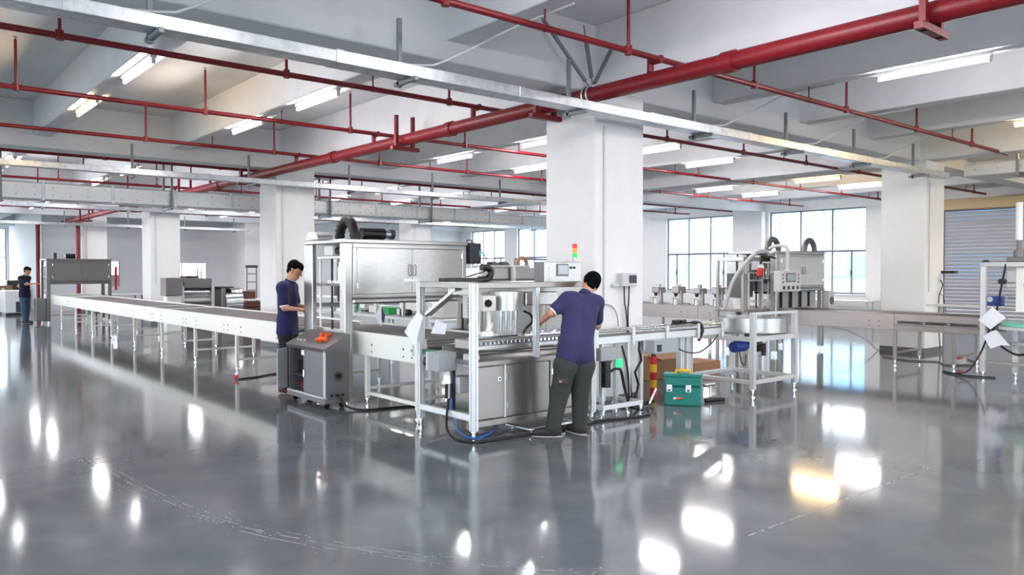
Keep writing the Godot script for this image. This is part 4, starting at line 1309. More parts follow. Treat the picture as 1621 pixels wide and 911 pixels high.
	t = thing("clamp_tool", "chrome rod tools standing right of the green tool box", "tool", V(7.95, 0, 5.7))
	s = ns()
	cyl(s, V(7.85, 0.2, 5.72), V(8.05, 0.2, 5.72), 0.02, -1, 10)
	cyl(s, V(7.98, 0.02, 5.72), V(7.98, 0.2, 5.72), 0.012, -1, 8)
	part("rod_clamp", s, M["chrome"], t)
	s = ns()
	cyl(s, V(7.85, 0.022, 5.7), V(8.08, 0.022, 5.64), 0.022, -1, 8)
	cyl(s, V(7.9, 0.022, 5.74), V(8.1, 0.022, 5.6), 0.02, -1, 8)
	part("black_grips", s, M["black_rubber"], t)
	t = thing("safety_bollard", "short red post with yellow bands beside the big column", "post", V(7.78, 0, 6.45))
	for i in 5:
		pcyl("yellow_band" if i % 2 == 1 else "red_band", t, M["yellow" if i % 2 == 1 else "red_plastic"], V(7.78, 0.1 * i, 6.45), V(7.78, 0.1 * i + 0.1, 6.45), 0.045, -1, 14)
	pcyl("post_cap", t, M["black_plastic"], V(7.78, 0.5, 6.45), V(7.78, 0.54, 6.45), 0.03, -1, 12)
	t = thing("cardboard_carton", "open brown cardboard carton behind the tool box", "box", V(9.2, 0, 7.6))
	pbox("carton_body", t, M["cardboard"], 8.72, 9.42, 0.0, 0.36, 7.35, 7.85, 0.006)
	s = ns()
	bar(s, V(9.07, 0.37, 7.34), V(9.07, 0.33, 7.08), 0.68, 0.008)
	part("carton_flap", s, M["cardboard"], t)
	pbox("carton_label", t, M["paper"], 8.716, 8.72, 0.1, 0.22, 7.42, 7.56, 0.0)
	t = thing("cardboard_carton", "low brown carton under the turntable's far side", "box", V(10.4, 0, 7.7))
	pbox("carton_body", t, M["cardboard"], 9.9, 10.6, 0.0, 0.16, 7.4, 7.9, 0.006)
	# floor cables
	var o := V(5.0, 0.01, 7.0)
	org = o
	s = ns()
	tube(s, curve([V(4.2, 0.16, 8.11), V(4.24, 0.05, 8.02), V(4.32, 0.014, 7.9), V(4.42, 0.014, 7.8), V(4.7, 0.013, 7.75), V(5.0, 0.013, 7.68), V(5.4, 0.013, 7.6), V(6.1, 0.013, 7.7)]), 0.014, 6)
	solo("power_cable", s, M["cable"], o, "black power cable running from console under tunnel conveyor", "cable")
	o = V(4.6, 0.01, 5.6)
	org = o
	s = ns()
	tube(s, curve([V(4.32, 0.013, 5.66), V(4.6, 0.013, 5.64), V(4.95, 0.013, 5.62), V(5.5, 0.013, 5.60), V(6.0, 0.013, 5.66), V(6.2, 0.013, 5.6), V(6.6, 0.013, 5.56), V(6.85, 0.013, 5.75)]), 0.014, 6)
	solo("power_cable", s, M["cable"], o, "black power cable along the packing machine's front", "cable")

func build_right_line() -> void:
	var s := ns()
	# steel conveyor on the right
	var t := thing("steel_conveyor", "long brushed steel conveyor in front of the right windows", "conveyor", V(13.8, 0, 8))
	conveyor(t, 13.33, 14.36, 4.5, 21.0, [4.95, 5.87, 9.6, 11.6, 13.6, 15.6, 17.6, 19.6], M["steel_warm"], M["belt"], 4.0, 1.38)
	# near end section with three long slots in its side plate
	pbox("side_panel", t, M["steel_warm"], 14.33, 14.36, 0.60, 0.876, 4.503, 5.877, 0.004)
	pbox("slotted_panel_top", t, M["steel_warm"], 13.33, 13.36, 0.757, 0.876, 4.503, 5.877, 0.004)
	pbox("slotted_panel_bottom", t, M["steel_warm"], 13.33, 13.36, 0.60, 0.715, 4.503, 5.877, 0.004)
	for q in [[4.503, 4.6], [5.0, 5.05], [5.38, 5.42], [5.82, 5.877]]:
		pbox("slot_divider", t, M["steel_warm"], 13.33, 13.36, 0.715, 0.757, q[0], q[1], 0.0)
	pbox("slot_rail", t, M["chrome"], 13.30, 13.318, 0.69, 0.705, 4.55, 5.85, 0.003)
	for q in [[13.9, 3.7, 5.6]]:
		pbox("upper_rail", t, M["light_grey"], 13.9, 14.3, 1.0, 1.03, 4.55, 5.6, 0.003)
		for a in [4.65, 5.5]:
			pbox("rail_post", t, M["light_grey"], 14.24, 14.28, 0.87, 1.0, a - 0.02, a + 0.02, 0.003)
	# tunnel on it
	t = thing("shrink_tunnel", "pale grey tunnel with hose loops in front of window", "tunnel", V(14.1, 0, 8.5), "steel tunnels over conveyors")
	tunnel(t, 13.2, 8.0, M["steel"], M["light_grey"], true)
	pbox("lower_cabinet", t, M["steel_dark"], 13.4, 14.86, 0.885, 1.19, 8.15, 8.2, 0.0)
	for x in [13.6, 13.95, 14.3, 14.62]:
		pbox("curtain_strip", t, M["mid_grey"], x, x + 0.2, 0.88, 1.195, 8.1, 8.12, 0.003)
	for q in [[13.45, 8.35], [14.55, 8.2]]:
		var arc := []
		for i in 25:
			var an := PI * i / 24.0
			arc.append(V(q[0] + 0.2 - cos(an) * 0.2, 1.97 + sin(an) * 0.25, q[1]))
		ptube("hose_loop", t, M["steel_dark"], arc, 0.055, 10, 0.005)
	pbox("side_fan_box", t, M["light_grey"], 14.98, 15.2, 0.75, 1.2, 7.9, 8.15, 0.008)
	pcyl("fan_guard", t, M["steel_dark"], V(15.09, 1.0, 7.89), V(15.09, 1.0, 7.9), 0.08, -1, 18)
	s = ns()
	for i in 3:
		bx(s, 14.0 + i * 0.02, 14.4 - i * 0.08, 1.56 + i * 0.03, 1.57 + i * 0.03, 7.985, 7.99)
	part("maker_lettering", s, M["mid_grey"], t)
	# control pendant
	t = thing("control_pendant", "light grey operator pendant with display hanging at pale tunnel", "control panel", V(12.75, 1.22, 7.5))
	pbox("pendant_case", t, M["light_grey"], 12.38, 13.06, 1.23, 1.60, 7.42, 7.56, 0.012)
	var dsp := pbox("display_bezel", t, M["steel_dark"], 12.55, 12.87, 1.40, 1.56, 7.41, 7.42, 0.004)
	pbox("display", dsp, M["lcd"], 12.58, 12.84, 1.42, 1.54, 7.406, 7.41, 0.0)
	for i in 4:
		pbox("rocker_switch", t, M["dark_slate"], 12.46 + i * 0.15, 12.53 + i * 0.15, 1.27, 1.33, 7.412, 7.42, 0.003)
	for x in [12.46, 12.97]:
		for i in 3:
			pcyl("push_button", t, M["dark_slate"], V(x, 1.40 + i * 0.065, 7.412), V(x, 1.40 + i * 0.065, 7.42), 0.016, -1, 8)
	s = ns()
	cyl(s, V(12.75, 1.6, 7.5), V(12.75, 1.95, 7.5), 0.03, -1, 12)
	cyl(s, V(12.75, 1.6, 7.5), V(12.75, 1.66, 7.5), 0.07, 0.035, 12)
	tube(s, curve([V(12.75, 1.95, 7.5), V(12.76, 2.03, 7.55), V(12.9, 2.06, 7.8), V(13.3, 2.03, 8.2)]), 0.03, 8)
	part("swing_arm", s, M["light_grey"], t)
	t = thing("power_plug", "red and white industrial plug hanging at pale tunnel", "plug", V(12.5, 1.5, 8.2))
	pcyl("plug_collar", t, M["white_coat"], V(12.58, 1.72, 7.95), V(12.6, 1.62, 7.95), 0.05, -1, 12)
	pcyl("plug_body", t, M["red_plastic"], V(12.6, 1.64, 7.95), V(12.56, 1.5, 7.95), 0.062, -1, 12)
	ptube("plug_cable", t, M["cable"], curve([V(12.58, 1.72, 7.95), V(12.65, 1.82, 7.95), V(12.9, 1.86, 7.97), V(13.19, 1.84, 8.02)]), 0.02, 8)
	# open rack left of the pale tunnel
	t = thing("feeder_rack", "dark framed feeder rack left of the pale tunnel", "machine", V(12.8, 0, 8.5))
	for q in [[12.5, 8.25], [12.62, 8.25], [13.08, 8.25], [12.5, 8.8], [13.08, 8.8]]:
		pbox("rack_post", t, M["steel"], q[0], q[0] + 0.05, 0.0, 1.78, q[1], q[1] + 0.05, 0.004)
	pbox("rack_top", t, M["steel"], 12.5, 13.12, 1.78, 1.86, 8.25, 8.85, 0.006)
	pbox("white_panel", t, M["light_grey"], 12.5, 12.62, 1.6, 1.77, 8.2, 8.25, 0.004)
	pbox("white_panel", t, M["paper"], 12.75, 13.0, 1.62, 1.78, 8.22, 8.25, 0.004)
	pbox("dark_chamber", t, M["steel_dark"], 12.7, 13.06, 1.1, 1.55, 8.4, 8.75, 0.01)
	s = ns()
	tube(s, [V(12.6, 0.9, 8.2), V(12.6, 1.56, 8.2), V(13.05, 1.56, 8.2), V(13.05, 0.9, 8.2)], 0.02, 8)
	tube(s, [V(12.6, 1.42, 8.2), V(13.05, 1.42, 8.2)], 0.016, 8)
	part("guard_hoop", s, M["light_grey"], t)
	pbox("rack_deck", t, M["steel_warm"], 12.42, 13.12, 0.84, 0.88, 8.18, 8.85, 0.004)
	ptube("suction_hose", t, M["light_grey"], curve([V(12.46, 0.88, 8.62), V(12.44, 1.1, 8.55), V(12.44, 1.45, 8.4), V(12.5, 1.75, 8.2), V(12.7, 1.93, 8.12), V(12.95, 1.97, 8.1), V(13.15, 1.9, 8.1)], 0.04), 0.035, 10, 0.003)
	pcyl("hopper", t, M["white_coat"], V(12.82, 0.88, 8.55), V(12.82, 1.09, 8.55), 0.1, 0.16, 18)
	# filling heads along the steel conveyor
	var labs := ["leftmost small filling head on the steel conveyor", "second filling head from the left on steel conveyor", "third filling head from left, the widest of the row", "fourth filling head from the left on steel conveyor", "filling head closest to the pale grey hose"]
	var aa := [11.3, 10.75, 10.2, 9.72, 9.4]
	for i in 5:
		var a: float = aa[i] - 0.2
		t = thing("filling_head", labs[i], "filling head", V(13.6, 0.87, a), "filling heads on the steel conveyor")
		pbox("column", t, M["steel"], 13.55, 13.67, 0.876, 1.12, a - 0.04, a + 0.04, 0.006)
		pbox("head_block", t, M["steel_warm"], 13.42, 13.70, 1.12, 1.24 + 0.03 * (i % 2), a - 0.09, a + 0.09, 0.012)
		pcyl("cap", t, M["steel"], V(13.56, 1.24, a), V(13.56, 1.31, a), 0.05, -1, 12)
		pcyl("nozzle", t, M["black_plastic"], V(13.46, 1.05, a), V(13.46, 1.12, a), 0.03, 0.045, 12)
		pcyl("bottle", t, M["white_coat"], V(13.46, 0.876, a), V(13.46, 1.0, a), 0.05, 0.04, 12)
		pcyl("side_rod", t, M["chrome"], V(13.45, 0.876, a - 0.14), V(13.45, 1.18, a - 0.14), 0.012, -1, 8)
		pbox("side_motor", t, M["steel"], 13.5, 13.62, 0.876, 1.02, a + 0.1, a + 0.2, 0.01)
	# right hand machine at the picture's edge
	t = thing("labelling_machine", "steel framed labelling machine at the right picture edge", "machine", V(13.2, 0, 3.9))
	for q in [[12.98, 4.40, 1.72], [12.98, 3.2, 1.72], [13.16, 4.02, 0.7]]:
		s = ns()
		alu_post(s, q[0], q[1], 0.08, q[2], 0.07)
		var p := part("frame_post", s, M["alu"], t)
		s = ns()
		level_foot(s, q[0], q[1], 0.08)
		part("levelling_foot", s, M["chrome"], p)
	pbox("top_rail", t, M["steel"], 12.94, 13.02, 1.66, 1.73, 3.1, 4.44, 0.004)
	pcyl("post_cap", t, M["black_plastic"], V(12.98, 1.73, 4.38), V(12.98, 1.76, 4.38), 0.06, 0.03, 14)
	pbox("side_rail", t, M["steel"], 12.95, 13.01, 0.2, 0.25, 3.2, 4.4, 0.004)
	pbox("mid_rail", t, M["steel"], 12.95, 13.01, 0.50, 0.55, 3.2, 4.4, 0.004)
	var bm := pbox("blue_motor", t, M["blue_paint"], 13.0, 13.12, 1.07, 1.22, 4.16, 4.36, 0.008)
	pcyl("motor_dial", bm, M["light_grey"], V(12.985, 1.17, 4.32), V(13.0, 1.17, 4.32), 0.04, -1, 14)
	pbox("white_column", t, M["white_coat"], 13.02, 13.14, 1.0, 1.66, 3.88, 3.99, 0.006)
	pbox("white_plate", t, M["light_grey"], 13.05, 13.1, 1.35, 1.64, 4.0, 4.12, 0.004)
	pcyl("knob", t, M["black_plastic"], V(12.95, 1.44, 4.16), V(13.05, 1.44, 4.16), 0.045, -1, 12)
	for hh in [1.2, 1.42]:
		pcyl("guide_bar", t, M["chrome"], V(13.05, hh, 3.2), V(13.05, hh, 4.1), 0.014, -1, 8)
	s = ns()
	lathe(s, V(13.12, 0, 3.72), [Vector2(0, 0.74), Vector2(0.5, 0.74), Vector2(0.5, 0.785), Vector2(0, 0.785)], 40)
	var tt := part("turntable", s, M["light_grey"], t)
	s = ns()
	lathe(s, V(13.12, 0, 3.72), [Vector2(0.0, 0.79), Vector2(0.48, 0.79), Vector2(0.48, 0.84), Vector2(0.0, 0.845)], 40)
	part("green_glass_disc", s, M["green_glass"], tt)
	pcyl("turntable_pedestal", t, M["steel"], V(13.12, 0.0, 3.72), V(13.12, 0.74, 3.72), 0.07, -1, 16)
	s = ns()
	cyl(s, V(13.0, 1.73, 3.95), V(13.0, 2.05, 3.95), 0.03, -1, 12)
	cyl(s, V(13.0, 1.8, 3.95), V(13.0, 1.9, 3.95), 0.07, -1, 12)
	bx(s, 12.9, 13.1, 1.73, 1.8, 3.85, 4.08, 0.006)
	part("top_drive", s, M["steel_dark"], t)
	pcyl("tall_white_pipe", t, M["white_coat"], V(13.0, 2.05, 3.95), V(13.0, 2.6, 3.95), 0.045, -1, 14)
	ptube("looping_cable", t, M["cable"], curve([V(12.95, 1.7, 4.1), V(12.93, 1.3, 4.16), V(12.93, 0.9, 4.22), V(12.92, 0.62, 4.24), V(12.92, 0.42, 4.05), V(12.92, 0.38, 3.85), V(12.93, 0.6, 3.6)], 0.06), 0.016, 6)
	ptube("floor_cable", t, M["cable"], curve([V(12.92, 0.7, 4.3), V(12.92, 0.35, 4.42), V(12.8, 0.08, 4.55), V(12.9, 0.013, 4.85), V(13.1, 0.013, 5.0), V(12.8, 0.013, 4.6), V(12.9, 0.013, 4.2)]), 0.011, 6)
	ptube("black_belt_loop", t, M["black_rubber"], curve([V(13.02, 1.42, 3.86), V(13.02, 1.3, 3.84), V(13.02, 1.22, 3.74), V(13.02, 1.2, 3.6)]), 0.03, 8)
	sheet("notice_sheet", "tilted white paper sheet on labelling machine's left post, upper", [[V(12.86, 1.06, 4.24), V(12.86, 0.91, 4.06)], [V(12.86, 0.86, 4.43), V(12.86, 0.71, 4.24)]], V(12.86, 0.9, 4.25))
	sheet("notice_sheet", "creased white paper sheet on labelling machine, lower", [[V(12.86, 0.62, 4.36), V(12.86, 0.72, 4.18), V(12.86, 0.62, 3.92)], [V(12.86, 0.44, 4.26), V(12.86, 0.5, 4.12), V(12.86, 0.5, 4.0)]], V(12.86, 0.58, 4.2))
	# cables on the floor behind the steel conveyor
	var o := V(13.6, 0.01, 5.3)
	org = o
	s = ns()
	tube(s, curve([V(14.5, 0.013, 6.6), V(14.2, 0.013, 6.0), V(14.4, 0.013, 5.6), V(14.0, 0.013, 5.3), V(14.5, 0.013, 5.0), V(15.2, 0.013, 5.4)]), 0.009, 6)
	solo("power_cable", s, M["cable"], o, "dark cable tangle on floor behind steel conveyor legs", "cable")
	t = thing("extension_socket", "red and white extension socket on floor by right column", "socket", V(14.6, 0, 5.5))
	pbox("socket_body", t, M["light_grey"], 14.3, 14.55, 0.0, 0.09, 5.2, 5.3, 0.008)
	pbox("red_plug", t, M["red_plastic"], 14.34, 14.46, 0.09, 0.15, 5.21, 5.28, 0.008)
	o = V(15.0, 0.01, 8.5)
	org = o
	s = ns()
	tube(s, curve([V(14.9, 0.45, 7.8), V(15.1, 0.42, 7.6), V(15.4, 0.2, 7.3), V(15.6, 0.02, 7.2), V(16.5, 0.02, 7.4), V(17.5, 0.02, 8.0)]), 0.01, 6)
	solo("earth_cable", s, M["mid_grey"], o, "thin grey cable drooping to floor right of pale tunnel", "cable")
	# window ledge unit
	t = thing("window_bench", "low bench with rails below the window beside shutter", "bench", V(24.4, 0, 12.5))
	pbox("bench_top", t, M["light_grey"], 24.1, 24.7, 0.62, 0.66, 11.3, 15.3, 0.004)
	for a in [11.5, 13.3, 15.1]:
		pbox("bench_leg", t, M["light_grey"], 24.15, 24.2, 0.0, 0.62, a, a + 0.05, 0.0)
		pbox("bench_leg", t, M["light_grey"], 24.6, 24.65, 0.0, 0.62, a, a + 0.05, 0.0)
	t = thing("sill_plant", "tiny green plant on the sill near right column", "plant", V(24.55, 0.66, 15.0))
	pcyl("pot", t, M["white_coat"], V(24.55, 0.66, 15.0), V(24.55, 0.74, 15.0), 0.05, 0.06, 12)
	s = ns()
	for i in 9:
		var an := TAU * i / 9.0
		bar(s, V(24.55, 0.74, 15.0), V(24.55 + cos(an) * 0.09, 0.95 + 0.03 * (i % 3), 15.0 + sin(an) * 0.09), 0.03, 0.004)
	part("leaves", s, M["leaf"], t)

func build_background() -> void:
	var s := ns()
	# stations between the lines
	var t := thing("carton_packer", "grey steel machine with hoses behind the near tunnel", "machine", V(8.8, 0, 10.9))
	pbox("top_housing", t, M["steel"], 8.05, 9.9, 1.45, 1.66, 10.5, 11.3, 0.01)
	pbox("dark_belt", t, M["steel_dark"], 7.95, 9.95, 1.32, 1.44, 10.45, 11.35, 0.006)
	pbox("lower_body", t, M["steel"], 8.1, 9.85, 0.3, 1.31, 10.6, 11.2, 0.01)
	pbox("cross_bar", t, M["light_grey"], 7.95, 9.2, 1.66, 1.70, 10.46, 10.52, 0.004)
	for x in [8.0, 8.75, 9.45]:
		pbox("upright", t, M["alu"], x, x + 0.07, 0.0, 1.68, 10.4, 10.47, 0.004)
	for x in [8.6, 8.85]:
		s = ns()
		lathe(s, V(x, 1.66, 10.8), [Vector2(0.13, 0.0), Vector2(0.13, 0.05), Vector2(0.08, 0.1), Vector2(0, 0.11)], 16)
		part("black_cap", s, M["black_rubber"], t)
	s = ns()
	tube(s, curve([V(9.2, 1.66, 10.8), V(9.22, 1.8, 10.8), V(9.32, 1.84, 10.8), V(9.4, 1.78, 10.8), V(9.42, 1.66, 10.8)], 0.04), 0.035, 8)
	part("copper_loop", s, M["cardboard"], t)
	s = ns()
	tube(s, [V(9.3, 1.66, 11.0), V(9.3, 1.82, 11.0), V(10.1, 1.82, 11.0), V(10.1, 1.3, 11.0)], 0.02, 8)
	part("guard_hoop", s, M["steel_dark"], t)
	# bench line visible below the tunnel
	t = thing("assembly_bench", "cluttered steel assembly bench seen below near tunnel", "bench", V(7.9, 0, 11.2))
	pbox("bench_top", t, M["steel"], 6.9, 7.85, 0.78, 0.83, 10.0, 14.5, 0.004)
	for a in [10.1, 11.5, 13.0, 14.4]:
		for x in [6.95, 7.78]:
			pbox("bench_leg", t, M["alu"], x, x + 0.05, 0.0, 0.78, a - 0.025, a + 0.025, 0.003)
	for a in [10.4, 11.2, 12.1, 12.9, 13.7]:
		pbox("bench_upright", t, M["steel"], 7.0, 7.05, 0.83, 1.3, a, a + 0.05, 0.003)
	pbox("bench_rail", t, M["white_coat"], 6.99, 7.06, 1.08, 1.12, 10.0, 14.5, 0.003)
	for q in [[6.95, 11.9, 0.3], [6.95, 13.4, 0.2]]:
		var bb := thing("green_bin", "green plastic bin on the bench below tunnel, %s" % ("right one" if q[1] < 12.0 else "left one"), "bin", V(7.1, 0.83, q[1]))
		s = ns()
		bx(s, 7.14, 7.38, 0.832, 0.93, q[1], q[1] + q[2], 0.006)
		part("bin_body", s, M["green_bright"], bb)
		s = ns()
		bx(s, 7.13, 7.39, 0.93, 0.945, q[1] - 0.01, q[1] + q[2] + 0.01, 0.003)
		part("bin_rim", s, M["green_bright"], bb)
	t = thing("bench_controller", "pale controller box on the assembly bench with cables", "controller", V(7.4, 0.83, 10.6))
	pbox("controller_case", t, M["light_grey"], 7.2, 7.5, 0.832, 1.2, 10.3, 10.8, 0.008)
	pbox("controller_face", t, M["paper"], 7.19, 7.2, 0.95, 1.15, 10.35, 10.7, 0.0)
	ptube("controller_cable", t, M["cable"], curve([V(7.18, 1.0, 10.82), V(7.1, 0.9, 10.9), V(7.12, 0.875, 11.0), V(7.12, 0.86, 11.12)]), 0.014, 6)
	# loose pieces on the bench
	t = thing("bench_motor", "small dark gear motor lying on the assembly bench", "motor", V(7.2, 0.83, 11.45))
	pcyl("motor_can", t, M["black_plastic"], V(7.2, 0.885, 11.3), V(7.2, 0.885, 11.52), 0.055, -1, 14)
	pbox("gear_case", t, M["steel"], 7.13, 7.27, 0.831, 0.95, 11.52, 11.62, 0.008)
	t = thing("bench_valve", "steel valve block with rods on the assembly bench", "valve", V(7.3, 0.83, 12.5))
	pbox("valve_body", t, M["steel"], 7.15, 7.42, 0.831, 0.97, 12.35, 12.62, 0.01)
	for i in 3:
		pcyl("valve_rod", t, M["chrome"], V(7.2 + 0.08 * i, 0.97, 12.48), V(7.2 + 0.08 * i, 1.07, 12.48), 0.014, -1, 8)
	t = thing("bench_monitor", "white faced meter standing on the assembly bench", "meter", V(7.4, 0.83, 13.05))
	pbox("meter_case", t, M["mid_grey"], 7.3, 7.5, 0.86, 1.06, 12.98, 13.25, 0.008)
	pbox("meter_face", t, M["paper"], 7.29, 7.3, 0.9, 1.03, 13.02, 13.2, 0.0)
	pbox("meter_foot", t, M["dark_slate"], 7.32, 7.48, 0.831, 0.86, 13.03, 13.2, 0.0)
	t = thing("cable_coil", "loose black cable coil on the assembly bench", "cable", V(7.5, 0.83, 11.0))
	for k in 3:
		var ring := []
		for i in 25:
			var an := TAU * i / 24.0
			ring.append(V(7.45 + cos(an) * (0.13 - 0.015 * k), 0.842 + 0.02 * k, 11.08 + sin(an) * (0.13 - 0.015 * k)))
		ptube("cable_turn", t, M["cable"], ring, 0.01, 6)
	# machines behind the long conveyor at left
	t = thing("roller_press", "steel roller press beside the left-hand columns", "machine", V(6.9, 0, 21.9))
	pbox("control_cabinet", t, M["steel_dark"], 6.1, 6.52, 0.95, 1.42, 21.3, 21.8, 0.01)
	pbox("cabinet_stand", t, M["white_coat"], 6.15, 6.5, 0.0, 0.94, 21.4, 21.7, 0.006)
	pbox("press_top", t, M["steel_dark"], 6.6, 7.4, 1.15, 1.40, 21.6, 22.6, 0.02)
	for x in [6.58, 7.38]:
		pbox("press_side", t, M["steel"], x, x + 0.08, 0.0, 1.3, 21.6, 22.6, 0.006)
	pcyl("upper_roller", t, M["chrome"], V(6.66, 1.03, 21.8), V(7.38, 1.03, 21.8), 0.11, -1, 20)
	pcyl("lower_roller", t, M["steel"], V(6.66, 0.8, 21.8), V(7.38, 0.8, 21.8), 0.11, -1, 20)
	pbox("press_base", t, M["steel_dark"], 6.66, 7.38, 0.0, 0.66, 21.7, 22.5, 0.006)
	t = thing("roller_drum", "polished round steel drum machine behind the long conveyor", "machine", V(8.0, 0, 21.7))
	pcyl("drum", t, M["chrome"], V(7.72, 0.74, 21.8), V(8.2, 0.74, 21.8), 0.38, -1, 28)
	pbox("drum_side", t, M["steel_dark"], 7.6, 7.72, 0.0, 1.12, 21.45, 22.15, 0.02)
	pbox("drum_base", t, M["steel_dark"], 7.72, 8.2, 0.0, 0.4, 21.5, 22.1, 0.01)
	pbox("dark_tray", t, M["black_plastic"], 7.5, 7.95, 1.13, 1.17, 21.5, 22.1, 0.004)
	t = thing("wooden_crate", "brown wooden crate on a stand behind the left column", "crate", V(8.7, 0, 22.2))
	for i in 4:
		pbox("crate_board", t, M["brown_wood"], 8.42, 9.0, 0.06 + 0.17 * i, 0.21 + 0.17 * i, 21.9, 22.4, 0.006)
	pbox("crate_lid", t, M["white_coat"], 8.38, 9.04, 0.76, 0.80, 21.86, 22.44, 0.004)
	pbox("top_carton", t, M["brown_wood"], 8.42, 8.75, 0.802, 1.02, 21.95, 22.35, 0.006)
	pbox("crate_foot", t, M["brown_wood"], 8.45, 8.97, 0.0, 0.06, 21.95, 22.35, 0.0)
	t = thing("step_ladder", "slim grey ladder leaning near the left column", "ladder", V(9.0, 0, 23.6))
	for x in [9.05, 9.35]:
		pbox("ladder_rail", t, M["steel_dark"], x, x + 0.03, 0.0, 1.72, 23.4, 23.44, 0.003)
	for i in 6:
		pbox("rung", t, M["steel_dark"], 9.08, 9.35, 0.25 + 0.25 * i, 0.28 + 0.25 * i, 23.4, 23.44, 0.003)
	pbox("ladder_top", t, M["dark_slate"], 9.03, 9.4, 1.70, 1.78, 23.38, 23.46, 0.004)
	t = thing("side_table", "light table beside the far tunnel with white carton", "table", V(6.5, 0, 29))
	pbox("table_top", t, M["light_grey"], 6.2, 7.6, 0.76, 0.80, 29.0, 30.0, 0.004)
	for q in [[6.25, 29.05], [7.5, 29.05], [6.25, 29.9], [7.5, 29.9]]:
		pbox("table_leg", t, M["steel_dark"], q[0], q[0] + 0.05, 0.0, 0.76, q[1], q[1] + 0.05, 0.0)
	# far left pieces
	t = thing("white_cabinet", "low white machine cabinet left of the far worker", "cabinet", V(4.3, 0, 33.4))
	pbox("cabinet_body", t, M["light_grey"], 3.95, 4.75, 0.08, 0.9, 33.0, 34.2, 0.03)
	pbox("cabinet_plinth", t, M["dark_slate"], 4.0, 4.7, 0.0, 0.08, 33.1, 34.1, 0.0)
	for x in [4.3, 4.52]:
		pbox("dark_vent", t, M["dark_slate"], x, x + 0.15, 0.12, 0.5, 32.985, 33.0, 0.004)
	for q in [[4.2, 38.0, 0.0, "brown carton at the bottom of far left stack"], [4.15, 37.95, 0.5, "brown carton on top of the far left stack"], [4.82, 39.4, 0.0, "dark grey carton behind the far left stack"]]:
		t = thing("stacked_carton", q[3], "box", V(q[0], q[2], q[1]))
		pbox("carton_body", t, M["cardboard" if q[0] < 4.5 else "dark_slate"], q[0], q[0] + 0.7, q[2], q[2] + (0.499 if q[0] < 4.5 else 1.2), q[1], q[1] + 0.8, 0.02)
		pbox("tape", t, M["paper"], q[0] + 0.3, q[0] + 0.4, q[2] + 0.1, q[2] + 0.4, q[1] - 0.004, q[1], 0.0)
	# shelf with goods seen through the opening
	t = thing("storage_shelf", "shelf with brown goods seen through the wall opening", "shelf", V(11.6, 0, 38.5))
	for x in [11.3, 12.6]:
		pbox("shelf_post", t, M["steel_dark"], x, x + 0.05, 0.0, 1.75, 38.4, 38.45, 0.0)
		pbox("shelf_post", t, M["steel_dark"], x, x + 0.05, 0.0, 1.75, 38.9, 38.95, 0.0)
	for hh in [0.3, 0.9, 1.5]:
		pbox("shelf_board", t, M["light_grey"], 11.3, 12.65, hh, hh + 0.04, 38.4, 38.95, 0.0)
	for i in 4:
		t = thing("shelf_carton", ["first brown carton on the shelf in the opening", "second brown carton on the shelf in the opening", "third brown carton on the shelf in the opening", "fourth brown carton on the shelf in the opening"][i], "box", V(11.4 + 0.3 * i, 0.94, 38.5), "cartons on the shelf in the opening")
		pbox("carton_body", t, M["brown_wood" if i % 2 == 0 else "cardboard"], 11.38 + 0.3 * i, 11.64 + 0.3 * i, 0.942, 1.38, 38.45, 38.85, 0.01)
		pbox("carton_label", t, M["paper"], 11.44 + 0.3 * i, 11.54 + 0.3 * i, 1.1, 1.25, 38.445, 38.45, 0.0)

